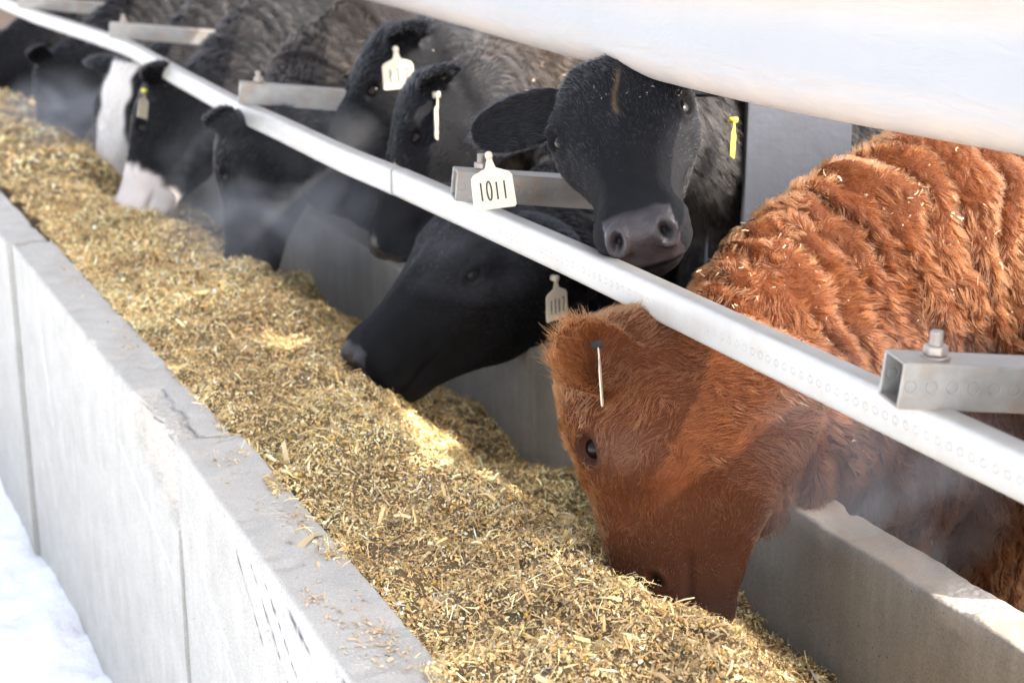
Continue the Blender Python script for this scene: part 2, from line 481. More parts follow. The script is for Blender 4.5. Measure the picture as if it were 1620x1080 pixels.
xA = lambda y: .572+0*np.asarray(y, float); xAi = lambda y: .696+0*np.asarray(y, float)
xB = lambda y: .567-.024*(np.asarray(y, float)-2.75); xBi = lambda y: .679-.026*(np.asarray(y, float)-2.9)
xC = lambda y: .512-.030*(np.asarray(y, float)-4.5)-.010*np.maximum(np.asarray(y, float)-6, 0)**1.4
xCi = lambda y: xC(y)+.112
G_P = 'precast panels of the feed bunk'
zsn = np.concatenate([np.linspace(-.2, .3, 6), np.linspace(.34, .988, 95)])
tag(slab('concrete_panel', np.concatenate([np.arange(-.8, 1.2, .04), np.arange(1.2, 2.742, .009), [2.742]]), xA, xAi, -.2, 1.0, M['panel'], 3, zs=zsn, wear=wearA),
    'near grey concrete bunk panel with black scuffs and white scrapes in the foreground', 'concrete wall', G_P)
tag(slab('concrete_panel', np.arange(2.752, 4.545, .009), xB, xBi, -.2, .997, M['panel'], 8, zs=zsn, wear=wearB, push=pushB),
    'middle concrete bunk panel with a chipped spalled corner at its near joint', 'concrete wall', G_P)
tag(slab('concrete_panel', np.arange(4.56, 11, .03), xC, xCi, -.2, 1.0, M['panel'], 14, zs=np.linspace(-.2, .988, 40)),
    'farthest concrete bunk panel at the left edge, beyond the dark joint line', 'concrete wall', G_P)

xP = lambda y: 1.42+.6*bend(y); xPi = lambda y: 1.507+.6*bend(y)
def wearP(V):
    W = np.zeros((len(V), 3))
    W[:, 0] = np.clip(2.2*fbm(V, 5, 71)-1.0, 0, 1)*(V[:, 2] > .97)*.7
    W[:, 2] = np.clip(2.5*fbm(V*np.array([1, 1, .35]), 16, 77)-2.4, 0, .8)
    W[:, 2] = np.maximum(W[:, 2], np.clip(1.6-np.hypot((V[:, 1]-2.80)/.012, (V[:, 2]-.88)/.05), 0, .9)*(V[:, 0] < 1.45))
    return W
tag(slab('pen_side_wall', np.concatenate([np.arange(.3, 3.4, .014), np.arange(3.4, 11, .04)]), xP, xPi, .2, 1.0, M['penwall'], 21, rnd=.008, zs=np.linspace(.2, .986, 60), wear=wearP, amp=.0016),
    'low dark grey concrete wall the cattle reach their necks over', 'concrete wall')
fb = MB(); fb.box((.60, -.8, .40), (1.50, 11, .50))
o = tag(link('bunk_floor', fb.mesh('bunk_floor', False), M['penwall']), kind='structure')

# ------------------------------------------------------------------ silage in the bunk
def feed_z(X, Y):
    Xr = X-bend(Y)
    px = np.array([.55, .70, .80, .90, 1.00, 1.08, 1.15, 1.25, 1.35, 1.45, 1.6])
    pz = np.array([.988, .990, .994, 1.000, 1.012, 1.000, .950, .86, .785, .745, .73])
    hollow = np.exp(-((Y-2.62)/.42)**2)+1.25*np.exp(-((Y-5.25)/.62)**2)
    z = np.interp(Xr+.14*hollow+.03*vnoise(np.stack([0*Y, Y, 0*Y], -1), 2.2, 5), px, pz)
    P = np.stack([X, Y, 0*X], -1)
    back = np.clip((Xr-1.05)/.2, 0, 1)
    z = z+.020*fbm(P, 3.1, 2)*(.35+.65*np.clip((Xr-.70)/.1, 0, 1))+.018*fbm(P, 11, 6)+back*.05*vnoise(P, 3.7, 15)
    z = z-.035*np.exp(-((Y-1.80)/.30)**2)*np.clip((Xr-1.0)/.10, 0, 1)+.008*fbm(P, 24, 16, 2)*np.clip((Xr-.70)/.05, 0, 1)
    return z
fx = np.concatenate([np.linspace(.60, 1.49, 150)]); fy = np.concatenate([np.arange(.4, 4.5, .008), np.arange(4.5, 10.5, .02)])
def fz(X, Y):
    P = np.stack([X, Y, 0*X], -1)
    return feed_z(X, Y)+.006*fbm(P, 45, 9)-.004-.04*np.clip((.715-(X-bend(Y)))/.03, 0, 1)
Xg, Yg = np.meshgrid(fx, fy, indexing='ij')
Xg = Xg+bend(Yg)
Zg = fz(Xg, Yg)
a = np.arange(Xg.size).reshape(Xg.shape)
base_me = mesh_from('feed', np.stack([Xg, Yg, Zg], -1).reshape(-1, 3), np.stack([a[:-1, :-1], a[1:, :-1], a[1:, 1:], a[:-1, 1:]], -1).reshape(-1, 4))

PAL = np.array([2.08, 2.02, 1.86])*np.array([(.46, .33, .17), (.36, .25, .12), (.56, .44, .26), (.28, .20, .10), (.66, .56, .38), (.18, .14, .085), (.40, .30, .16), (.24, .19, .11), (.50, .34, .15), (.12, .10, .07), (.33, .32, .30)])
PALW = np.array([.20, .18, .14, .12, .07, .08, .10, .05, .03, .015, .015]); PALW /= PALW.sum()
def chips(n, ylo, yhi, lmin, lmax, wr, seedv, lift=.012, tilt=.5, pal=None):
    r = np.random.default_rng(seedv)
    # more and smaller where it is near
    Y = ylo+(yhi-ylo)*r.random(n)**1.35
    X = .662+.83*r.random(n); X = X+bend(Y)
    Z = feed_z(X, Y)+lift*(r.random(n)**1.5)-.003
    C0 = np.stack([X, Y, Z], -1)
    e = .004
    nx = -(feed_z(X+e, Y)-feed_z(X-e, Y))/(2*e); ny = -(feed_z(X, Y+e)-feed_z(X, Y-e))/(2*e)
    Nn = nrm(np.stack([nx, ny, np.ones(n)], -1)+tilt*r.normal(size=(n, 3)))
    D = nrm(np.cross(Nn, r.normal(size=(n, 3)))); S = np.cross(Nn, D)
    L = (lmin+(lmax-lmin)*r.random(n)**2.2)*(1+.12*np.maximum(Y-3, 0)); Wd = L*(wr[0]+(wr[1]-wr[0])*r.random(n))
    curl = (r.random(n)*.55-.15)*L; tw = r.normal(size=n)*.35
    P = []
    for k, t in enumerate((-.5, 0, .5)):
        c = C0+D*(L*t)[:, None]+Nn*(curl*(.25-t*t)*2)[:, None]
        s = nrm(S+Nn*(tw*t*2)[:, None]); wk = Wd*(1 if k == 1 else .55+.4*r.random(n))*.5
        P.append(c+s*wk[:, None]); P.append(c-s*wk[:, None])
    V = np.stack(P, 1)
    idx = np.arange(n)[:, None]*6
    Fq = np.concatenate([idx+np.array([[0, 1, 3, 2]]), idx+np.array([[2, 3, 5, 4]])])
    pl = PAL if pal is None else pal[0]; pw = PALW if pal is None else pal[1]
    c = pl[r.choice(len(pl), n, p=pw)]*(.65+.6*r.random((n, 1)))
    c *= (1+.26*fbm(C0, 9, 77))[:, None]; c[:, 0] *= 1-.10*np.clip(vnoise(C0, 6, 78), 0, 1)
    return V.reshape(-1, 3), Fq, np.repeat(c, 6, 0)
sets = [chips(270000, 1.1, 5.0, .0018, .0085, (.3, .75), 1, .012, .75), chips(56000, 1.1, 5.5, .007, .032, (.035, .10), 2, .018, .6),
        chips(5000, 1.1, 6.0, .012, .034, (.12, .26), 3, .018, .5), chips(42000, 3.6, 10, .006, .016, (.3, .7), 4, .014, .6),
        chips(45, .9, 7.0, .04, .10, (.12, .30), 5, .022, .5, (np.array([(.66, .52, .31), (.58, .40, .20), (.50, .34, .18)]), np.array([.5, .3, .2])))]
# maize kernels: small faceted lumps
def kernels(n, seedv):
    r = np.random.default_rng(seedv)
    Y = .9+6*r.random(n)**1.5; X = .70+.78*r.random(n)+bend(Y); Z = feed_z(X, Y)+.007*r.random(n)
    C0 = np.stack([X, Y, Z], -1)
    A = nrm(r.normal(size=(n, 3))); B = nrm(np.cross(A, r.normal(size=(n, 3)))); Cc = np.cross(A, B)
    s = (.0028+.0022*r.random(n))[:, None]
    P = np.stack([C0+A*s*1.3, C0-A*s*1.1, C0+B*s, C0-B*s, C0+Cc*s*.7, C0-Cc*s*.7], 1)
    idx = np.arange(n)[:, None]*6
    T = np.array([[0, 2, 4], [2, 1, 4], [1, 3, 4], [3, 0, 4], [2, 0, 5], [1, 2, 5], [3, 1, 5], [0, 3, 5]])
    Fq = np.concatenate([idx+t for t in T])
    c = np.array([(.70, .44, .10), (.62, .36, .08), (.78, .62, .30), (.55, .45, .28)])[r.choice(4, n, p=[.35, .25, .25, .15])]*(.8+.4*r.random((n, 1)))
    return P.reshape(-1, 3), Fq, np.repeat(c, 6, 0)
def stacked(name, parts, tris=None):
    V = []; L = []; tot = []; C = []; off = 0
    for (v, f, c) in parts:
        V.append(v); C.append(c); L.append((f+off).ravel()); tot.append(np.full(len(f), f.shape[1], np.int32)); off += len(v)
    V = np.concatenate(V); L = np.concatenate(L).astype(np.int32); tot = np.concatenate(tot); C = np.concatenate(C)
    me = bpy.data.meshes.new(name)
    me.vertices.add(len(V)); me.vertices.foreach_set('co', V.astype(np.float32).ravel())
    me.loops.add(len(L)); me.loops.foreach_set('vertex_index', L)
    st = np.concatenate([[0], np.cumsum(tot)[:-1]]).astype(np.int32)
    me.polygons.add(len(tot)); me.polygons.foreach_set('loop_start', st); me.polygons.foreach_set('loop_total', tot)
    me.update(calc_edges=True)
    ca = me.color_attributes.new('coat', 'FLOAT_COLOR', 'POINT')
    ca.data.foreach_set('color', np.concatenate([np.clip(C, 0, 1), np.ones((len(C), 1))], 1).ravel())
    return me
bv = np.empty(len(base_me.vertices)*3, np.float32); base_me.vertices.foreach_get('co', bv); bv = bv.reshape(-1, 3)
bf = np.stack([a[:-1, :-1], a[1:, :-1], a[1:, 1:], a[:-1, 1:]], -1).reshape(-1, 4)
bc = np.array([.17, .12, .065])*(1+.4*fbm(bv, 30, 4))[:, None]
mf = mat_attr('silage', 'coat', .7, .25, trans=.12)
def crumbs():
    r = np.random.default_rng(91); parts = []
    for cx_, cy_, sx_, sy_, k_ in ((.615, 3.42, .018, .07, 110), (.640, 1.86, .022, .06, 260), (.600, 2.00, .010, .02, 60), (.640, 2.62, .03, .035, 90), (.655, 2.25, .012, .05, 50), (.60, 4.1, .02, .12, 80), (.62, 3.0, .03, .25, 50), (.64, 2.2, .03, .3, 60)):
        n = k_; X = cx_+sx_*r.normal(size=n); Y = cy_+sy_*r.normal(size=n); ok = (X > .585) & (X < .672); X, Y = X[ok], Y[ok]; n = len(X)
        C0 = np.stack([X, Y, 1.0015+.002*r.random(n)], -1); Nn = nrm(np.array([0, 0, 1.])+.35*r.normal(size=(n, 3)))
        D = nrm(np.cross(Nn, r.normal(size=(n, 3)))); S_ = np.cross(Nn, D); L = .002+.008*r.random(n)**2; Wd = L*(.3+.4*r.random(n))
        V = np.stack([C0+D*(t*L)[:, None]+S_*(q_*Wd*.5)[:, None]+Nn*(abs(t)*-.1*L)[:, None] for t in (-.5, 0, .5) for q_ in (1, -1)], 1)
        idx = np.arange(n)[:, None]*6
        Fq = np.concatenate([idx+np.array([[0, 1, 3, 2]]), idx+np.array([[2, 3, 5, 4]])])
        parts.append((V.reshape(-1, 3), Fq, np.repeat(np.array([.62, .47, .31])*(.7+.6*r.random((n, 1))), 6, 0)))
    return parts
tag(link('spilled_silage', stacked('spilled_silage', crumbs()), mf), 'crumbs of silage spilled on top of the near bunk wall', 'feed crumbs', kind='stuff')
feed = link('silage', stacked('silage', [(bv, bf, bc)]+sets+[kernels(3600, 8)]), mf)
tag(feed, 'tan chopped maize silage heaped along the feed bunk', 'feed', kind='stuff')

# ------------------------------------------------------------------ top rail of hollow steel tube
def railx(Y):
    Y = np.asarray(Y, float)
    return np.interp(Y, [0, 1.18, 2.25, 3.02, 3.28, 3.85, 4.15, 5.0, 5.86, 6.34, 7.36, 8.36, 10],
                     [1.128, 1.128, 1.128, 1.107, 1.09, 1.088, 1.08, 1.10, 1.13, 1.10, 1.02, .99, .90])
def rail(name, y0, y1, label):
    hx, hz, t = .033, .057, .008
    ys = np.arange(y0, y1, .03); ys = np.append(ys, y1)
    th = np.linspace(0, np.pi/2, 4)
    prof = []
    for cx, cz, a0 in ((hx-t, hz-t, 0), (t, hz-t, np.pi/2), (t, t, np.pi), (hx-t, t, 3*np.pi/2)):
        for q in th: prof.append((cx+t*math.cos(a0+q), cz+t*math.sin(a0+q)))
    R = []
    for y in ys:
        x = np.interp(y, ys, np.convolve(np.pad(railx(ys), 4, 'edge'), np.ones(9)/9, 'valid'))
        x = x*1.0
        R.append([(x+a_, y, 1.363+b_) for a_, b_ in prof])
    mb = MB(); mb.rings(R)
    o = link(name, fix_normals(mb.mesh(name)), M['rail'])
    m = o.modifiers.new('edge', 'EDGE_SPLIT'); m.split_angle = math.radians(50)
    return tag(o, label, 'steel rail', 'sections of the top rail')
rail('steel_rail', -.5, 3.019, 'white galvanised box rail section crossing in front of the brown cow')
rail('steel_rail', 3.0225, 10, 'far galvanised box rail section beyond the joint, bending away to the left')

# ------------------------------------------------------------------ brackets with bolts
def bracket(y, label, length=.62, drop=.10, x0=1.10):
    root = empty('bracket', (x0, y, 1.42))
    sl = -drop
    ang = math.atan(sl)
    hw = .0275; t = .004; z0 = .003
    mb = MB()
    # square tube with an open hollow end: outer and inner skins joined by a rim
    def ring(x, h, cz=z0+.0275): return [(x, -h, cz-h), (x, h, cz-h), (x, h, cz+h), (x, -h, cz+h)]
    mb.rings([ring(.06, hw-t), ring(0, hw-t), ring(0, hw), ring(length, hw), ring(length, hw-t), ring(.08, hw-t)], cap=False)
    mb.F.append((0, 1, 2, 3))
    me = fix_normals(mb.mesh('tube', False))
    me.transform(__import__('mathutils').Matrix.Translation((0, 0, -.0305)))
    o = link('tube', me, M['bracket'], root); o.location = (0, 0, .0305); o.rotation_euler = (0, -ang, 0)
    bevel(o, .0025, 2)
    b = MB(); xb = .052; zt = z0+.055
    b.tube([(xb, 0, zt-.02), (xb, 0, zt+.030)], .0070, 14)
    for k in range(6): b.tube([(xb, 0, zt+.0155+k*.0023), (xb, 0, zt+.0167+k*.0023)], .0077, 14)
    bo = link('bolt', fix_normals(b.mesh('bolt')), M['bolt'], root); bo.location = (0, 0, -.004)
    n_ = MB(); n_.tube([(xb, 0, zt+.001), (xb, 0, zt+.0035)], .0175, 20)
    wa = link('washer', fix_normals(n_.mesh('washer', False)), M['bolt'], root); wa.location = (0, 0, -.005)
    n_ = MB(); n_.tube([(xb, 0, zt+.004), (xb, 0, zt+.015)], .0145, 6)
    nu = link('nut', fix_normals(n_.mesh('nut', False)), M['bolt'], root); nu.location = (0, 0, -.005); bevel(nu, .002, 2)
    root.rotation_euler = (0, 0, -math.radians(14))
    tag(root, label, 'bracket', 'perforated steel brackets bolted on the rail')
    return root
bracket(1.375, 'nearest perforated steel bracket with a big bolt, over the brown cow')
bracket(2.67, 'perforated steel bracket behind the 1011 ear tag', length=.40)
bracket(4.08, 'steel bracket on the rail left of the shaggy black cow with a cream tag', x0=1.075)
bracket(5.97, 'steel bracket with a rusty bolt, above the cow with a white muzzle')
bracket(7.48, 'farthest steel bracket at the top left of the rail', x0=.985)

# ------------------------------------------------------------------ posts
def post(x, y, wx, wy, label, top=2.6):
    root = empty('steel_post', (x, y, GZ))
    mb = MB(); h = top-GZ; t = .012
    # wide flange section: two flanges and a web, extruded
    pr = [(-wx/2, -wy/2), (wx/2, -wy/2), (wx/2, -wy/2+t), (t/2, -wy/2+t), (t/2, wy/2-t), (wx/2, wy/2-t), (wx/2, wy/2), (-wx/2, wy/2), (-wx/2, wy/2-t), (-t/2, wy/2-t), (-t/2, -wy/2+t), (-wx/2, -wy/2+t)]
    mb.rings([[(a_, b_, 0) for a_, b_ in pr], [(a_, b_, h) for a_, b_ in pr]])
    o = link('shaft', fix_normals(mb.mesh('shaft', False)), M['post'], root); bevel(o, .003)
    bp = MB(); bp.box((-wx*.8, -wy*.8, -.01), (wx*.8, wy*.8, .012))
    link('base_plate', fix_normals(bp.mesh('base_plate', False)), M['post'], root)
    tag(root, label, 'post', 'steel posts carrying the curtain')
    return root
post(1.78, 2.62, .245, .14, 'blue grey steel post between the 1011 cow and the brown cow')
post(1.75, 8.05, .16, .14, 'pale far post between dark cattle at the top left')

# ------------------------------------------------------------------ rolled white curtain above the rail
def curtain():
    ys = np.arange(-.6, 14, .03)
    th = np.radians(np.linspace(-175, 168, 30))
    cx = np.interp(ys, [0, 1.5, 1.8, 2.17, 2.75, 3.5, 4.1, 6, 14], [1.38, 1.365, 1.305, 1.295, 1.335, 1.40, 1.45, 1.50, 1.5])
    cx = np.convolve(np.pad(cx, 8, 'edge'), np.ones(17)/17, 'valid')
    R = []
    for i, y in enumerate(ys):
        r = .066*(1+.05*math.sin(y*2.3)+.03*math.sin(y*7+1))
        zc = 1.663+r; c = cx[i]+.045
        wob = .010*math.sin(y*1.7+.4)+.005*math.sin(y*5.1)
        front = []
        hs = np.concatenate([np.linspace(.0, .5, 26), np.linspace(.55, 1.7, 18)])
        for h in hs[::-1]:
            f_ = .030*math.exp(-((h-.13-.02*math.sin(y*1.3))/.035)**2)-.012*math.exp(-((h-.20)/.03)**2)*(1+math.sin(y*2.1))+.006*math.sin(h*26+y*2.2)*min(1, h*6)
            front.append((c-r-.001+wob*min(1, h*4)-f_+.10*max(0, h-.0)*.3, y, zc+h))
        arc = [(c+r*math.cos(t), y, zc+r*math.sin(t)) for t in np.radians(np.linspace(182, 400, 26))]
        back = [(x_+.009, y_, z_) for x_, y_, z_ in front[::-1] if z_ > zc+.05]
        R.append(front+arc+[(c-r+.012, y, zc+.03)]+back)
    mb = MB(); mb.rings(R)
    me = fix_normals(mb.mesh('curtain'))
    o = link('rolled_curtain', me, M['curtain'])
    return tag(o, 'white tarpaulin windbreak curtain with a rolled lower edge, tan feed bounce painted on its underside', 'curtain')
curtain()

# ------------------------------------------------------------------ cattle
HS = [  # head sections: x, (top z), (y,z) upper side, mid side, lower side, (bottom z)
 (-.045, -.045, (.035, -.055), (.045, -.09), (.04, -.13), -.15),
 (-.03, -.02, (.055, -.035), (.070, -.09), (.06, -.15), -.19),
 (.00, .004, (.070, -.015), (.088, -.09), (.066, -.18), -.23),
 (.06, .016, (.083, -.012), (.098, -.085), (.074, -.20), -.258),
 (.12, .014, (.092, -.010), (.108, -.075), (.074, -.20), -.262),
 (.18, .008, (.090, -.016), (.106, -.068), (.068, -.185), -.245),
 (.24, .001, (.068, -.018), (.088, -.072), (.058, -.172), -.228),
 (.30, -.003, (.053, -.018), (.074, -.072), (.052, -.152), -.198),
 (.36, -.005, (.047, -.018), (.067, -.068), (.048, -.134), -.174),
 (.405, -.003, (.058, -.014), (.079, -.056), (.060, -.122), -.162),
 (.44, -.007, (.062, -.018), (.080, -.058), (.060, -.116), -.152),
 (.462, -.018, (.054, -.030), (.068, -.064), (.052, -.108), -.136),
 (.474, -.036, (.036, -.044), (.046, -.066), (.036, -.094), -.112)]
def taper(x, k, x0, x1, keep):      # how a head's extra depth or width fades towards the muzzle
    return np.interp(x, [x0, x1], [k, 1+(k-1)*keep])
def deep(x, k, keep):      # extra depth: none at the poll, full at the jaw, fading to the muzzle
    return np.interp(x, [-.04, .10, .20, .42], [1+(k-1)*.15, k, k, 1+(k-1)*keep])
def head_rings(depth=1.0, width=1.0, keep=.5):
    R = []
    K = np.array([[s[0], s[1], *s[2], *s[3], *s[4], s[5]] for s in HS])
    K = catmull(K, 5)
    for k in K:
        x, zt, y1, z1, y2, z2, y3, z3, zb = k
        half = [(0, zt), (y1*.55, zt*.75+z1*.25), (y1, z1), (y2, z2), (y3, z3), (y3*.55, zb*.85+z3*.15), (0, zb)]
        loop = half+[(-a_, b_) for a_, b_ in half[1:-1][::-1]]
        L = np.array(loop+[loop[0]])
        c = catmull(L, 3)[:-1]
        R.append(np.stack([np.full(len(c), x), c[:, 0]*taper(x, width, .2, .42, .15), c[:, 1]*deep(x, depth, keep)], -1))
    return R

def ear_rings(side, base, d, opn, length, width):
    """base point, axis direction, direction the opening looks to - head local"""
    d = nrm(d); opn = nrm(np.asarray(opn)-np.dot(opn, d)*d); acr = np.cross(d, opn)
    R = []
    ts = np.array([-.18, 0, .12, .3, .5, .7, .85, .95, 1.0])
    ws = np.array([.30, .33, .44, .53, .56, .52, .43, .30, .12])*width
    for t, w_ in zip(ts, ws):
        c = np.asarray(base)+d*length*t-opn*.012*math.sin(math.pi*max(t, 0))
        cup = (.55 if t < .2 else .42)*w_
        th = max(.0075, .018*(1-max(t, 0)*.5))
        u = np.linspace(-1, 1, 9)
        outer = [c+acr*w_*math.sin(q*1.35)-opn*(cup*math.cos(q*1.35)+th) for q in u]
        inner = [c+acr*(w_*.9)*math.sin(q*1.35)-opn*(cup*math.cos(q*1.35)-th*.2)*.95+opn*th*.3 for q in u[::-1]]
        R.append(np.array(outer+inner))
    return R

RT = np.array([math.cos(YAW), -math.sin(YAW), 0]); FW = np.array([math.sin(YAW)*math.cos(PITCH), math.cos(YAW)*math.cos(PITCH), -math.sin(PITCH)]); UP = np.cross(RT, FW)
def at(u, v, d):      # a point of the place measured by its bearing and depth from the survey point
    return CAMPOS+((u-810)*RT-(v-540)*UP+FPX*FW)/FPX*d

class Cow: pass

def cow(name, label, poll, muz, hint, body, heading, scale=1.0, voxel=.006, hairs=40000, colour='black', furlen=1.0, ears=None,
        headdepth=1.18, headwidth=1.12, bodyscale=1.0, crest=0.0, hair_r=.00035, group=None, light=None, ridges=.017, neckr=1.0, gz=GZ, fluff=1.0, neckpts=None, join=((.065, -.115), (-.01, -.17)), tint=.05, keep=.55, nostril=None, nsize=1.0, nshift=0.0, eye=(.165, .098, -.040), patch=None, seed=1, bodyfur=.25, eyescale=1.0):
    r = np.random.default_rng(seed)
    poll = np.array(poll, float); muz = np.array(muz, float)
    f = nrm(muz-poll); s = np.linalg.norm(muz-poll)/.47*scale
    n = nrm(np.array(hint, float)-np.dot(hint, f)*f); l = np.cross(n, f)
    A = np.stack([f, l, n])                                   # rows: head axes
    H2W = lambda p: poll+s*(np.asarray(p, float)@A)
    W2H = lambda P: ((np.asarray(P)-poll)@A.T)/s
    # body frame
    b = nrm(np.array([*heading, 0.0])); bl = np.cross([0, 0, 1.], b); B = np.stack([b, bl, [0, 0, 1.]]); bs = bodyscale
    B0 = np.array([*body, gz])
    B2W = lambda p: B0+bs*(np.asarray(p, float)@B)
    mb = MB()
    mb.rings([H2W(q) for q in head_rings(headdepth, headwidth, keep)])
    eys = ears or {}
    for sd in (1, -1):
        e = dict(d=(-.12, sd*1.0, -.12), o=(.55, 0, -.3), L=.195, w=.10, b=(.035, sd*.078*headwidth, -.05*headdepth)); e.update(eys.get(sd, {}))
        mb.rings([H2W(q) for q in ear_rings(sd, e['b'], e['d'], e['o'], e['L'], e['w'])])
    # torso
    TS = [(.38, .70, .09, .15), (.30, .68, .17, .27), (.10, .82, .225, .31), (-.08, .84, .25, .315), (-.35, .80, .29, .33), (-.62, .79, .31, .34), (-.88, .83, .27, .30), (-1.08, .87, .215, .25), (-1.2, .90, .13, .16)]
    th = np.linspace(0, 2*np.pi, 28, endpoint=False)
    Rr = []
    for x, z, w_, h_ in catmull(np.array(TS), 3):
        Rr.append(B2W(np.stack([np.full(28, x), w_*np.cos(th), z+h_*np.sin(th)+.03*np.maximum(np.sin(th), 0)**4], -1)))
    mb.rings(Rr)
    # neck
    h0 = H2W((join[0][0], 0, join[0][1]*headdepth)); h1 = H2W((join[1][0], 0, join[1][1]*headdepth)); sh = B2W((.12, 0, .90))
    mid = neckpts if neckpts is not None else [h1*.55+sh*.45+np.array([0, 0, .06])]
    pts = catmull(np.array([h0, h1, *mid, sh, B2W((-.12, 0, .88))]), 7)
    arc = np.concatenate([[0], np.cumsum(np.linalg.norm(np.diff(pts, axis=0), axis=1))]); u = arc/arc[-1]
    wv = np.interp(u, [0, .2, .55, .8, 1], [.070*s, .085*s, .13*bs, .20*bs, .235*bs])*neckr
    hv = np.interp(u, [0, .2, .5, .8, 1], [.115*s, .14*s, .23*bs, .30*bs, .31*bs])*neckr
    T = nrm(np.gradient(pts, axis=0)); Rr = []
    for i in range(len(pts)):
        lat = nrm(l*(1-u[i])+bl*u[i] if l@bl > 0 else -l*(1-u[i])+bl*u[i]); lat = nrm(lat-(lat@T[i])*T[i]); up = np.cross(T[i], lat)
        if up[2] < 0 and u[i] > .5: up = -up
        if u[i] <= .5 and up@n < 0 and abs(up@n) > .2: up = -up
        Rr.append(pts[i]+wv[i]*np.outer(np.cos(th), lat)+hv[i]*np.outer(np.sin(th), up)+crest*math.sin(math.pi*u[i])*np.outer(np.maximum(np.sin(th), 0)**3, up))
    mb.rings(Rr)
    # legs, hooves, tail
    for sd in (1, -1):
        mb.tube(B2W([(.10, sd*.15, .80), (.08, sd*.17, .62), (.13, sd*.16, .36), (.12, sd*.16, .30), (.10, sd*.16, .13), (.13, sd*.16, .05)]), np.array([.13, .10, .062, .055, .040, .050])*bs, 14, (0, 1, 0))
        mb.tube(B2W([(.13, sd*.16, .075), (.145, sd*.16, .04), (.155, sd*.16, .0)]), np.array([.045, .055, .062])*bs, 14, (0, 1, 0))
        mb.tube(B2W([(-.98, sd*.15, .86), (-.90, sd*.17, .64), (-.98, sd*.16, .50), (-1.10, sd*.15, .40), (-1.09, sd*.15, .30), (-1.05, sd*.15, .12), (-1.03, sd*.15, .05)]), np.array([.17, .14, .085, .060, .048, .042, .05])*bs, 14, (0, 1, 0))
        mb.tube(B2W([(-1.03, sd*.15, .075), (-1.015, sd*.15, .04), (-1.0, sd*.15, .0)]), np.array([.045, .055, .062])*bs, 14, (0, 1, 0))
    mb.tube(B2W([(-1.15, 0, 1.08), (-1.23, 0, 1.0), (-1.26, .02, .7), (-1.25, .03, .45), (-1.25, .03, .25)]), np.array([.045, .032, .022, .035, .012])*bs, 12, (0, 1, 0))
    me = fix_normals(mb.mesh(name))
    tmp = bpy.data.objects.new('tmp', me); COL.objects.link(tmp)
    m = tmp.modifiers.new('r', 'REMESH'); m.mode = 'VOXEL'; m.voxel_size = voxel; m.use_smooth_shade = True
    m = tmp.modifiers.new('s', 'SMOOTH'); m.factor = .5; m.iterations = max(3, int(.045/voxel))
    dg = bpy.context.evaluated_depsgraph_get(); dg.update()
    me2 = bpy.data.meshes.new_from_object(tmp.evaluated_get(dg)); me2.name = name
    bpy.data.objects.remove(tmp)
    nv = len(me2.vertices); V = np.empty(nv*3, np.float32); me2.vertices.foreach_get('co', V); V = V.reshape(-1, 3).astype(float)
    Nn = np.empty(nv*3, np.float32); me2.vertices.foreach_get('normal', Nn); Nn = Nn.reshape(-1, 3).astype(float)
    # spine parameter
    spine = np.vstack([H2W([(.47, 0, -.07), (.36, 0, -.07), (.25, 0, -.08), (.15, 0, -.1)]), pts[3:], B2W([(-.4, 0, .85), (-.8, 0, .85), (-1.2, 0, .85)])])
    spine = catmull(spine, 3); sa = np.concatenate([[0], np.cumsum(np.linalg.norm(np.diff(spine, axis=0), axis=1))]); ST = nrm(np.gradient(spine, axis=0))
    for _ in range(30): ST = nrm(ST+np.roll(ST, 1, 0)*.5+np.roll(ST, -1, 0)*.5)
    kd = kdtree.KDTree(len(spine))
    for i, q in enumerate(spine): kd.insert(q, i)
    kd.balance()
    near = np.empty(nv, int); best = np.full(nv, 1e9)
    for i in range(len(spine)):
        dd = ((V-spine[i])**2).sum(1); k = dd < best; near[k] = i; best[k] = dd[k]
    S = sa[near]+((V-spine[near])*ST[near]).sum(1)
    q = W2H(V); q[:, 1] /= taper(q[:, 0], headwidth, .2, .42, .15); q[:, 2] /= deep(q[:, 0], headdepth, keep)
    # ---------- sculpting
    D = np.zeros((nv, 3))
    inhead = (q[:, 0] > -.12) & (q[:, 0] < .52) & (np.abs(q[:, 1]) < .16) & (np.abs(q[:, 2]+.1) < .24)
    hd = np.where(inhead)[0]; p = q[hd]; ps = p.copy(); ps[:, 1] = np.abs(ps[:, 1])
    disp = np.zeros(len(hd))
    def g(c, rad): return np.exp(-(((ps-np.array(c))/np.array(rad))**2).sum(1))
    disp += .013*g((.14, .086, -.022), (.04, .028, .018))           # brow
    disp += .007*g((.21, .088, -.085), (.05, .03, .02))              # bone under the eye
    disp += .006*g((.09, .09, -.17), (.06, .05, .05))                # cheek
    disp -= .008*g((.25, .06, -.055), (.04, .03, .02))
    disp -= .006*g((.27, .065, -.135), (.05, .03, .035))
    Ehd = np.array(eye); frames = []; RR = np.full(nv, 9.0)
    for sd in (1, -1):
        tgt = H2W((Ehd[0], sd*Ehd[1]*headwidth, Ehd[2]*headdepth))
        i0 = int(((V-tgt)**2).sum(1).argmin()); nb = ((V-V[i0])**2).sum(1) < (.02*s)**2
        n0 = nrm(Nn[nb].mean(0)); xa = nrm(f-(f@n0)*n0); va = np.cross(n0, xa); rel_ = V-V[i0]
        r_ = np.sqrt(((rel_@xa)/(.021*s))**2+((rel_@va)/(.0125*s))**2)+(np.abs(rel_@n0) > .035*s)*9
        RR = np.minimum(RR, r_); frames.append((V[i0].copy(), n0))
    rr = RR[hd]; lat = 1.0
    kk = np.clip((1.12-rr)/.45, 0, 1); disp -= .015*kk*kk*(3-2*kk)*lat
    disp += .0042*np.exp(-((rr-1.35)/.28)**2)*lat
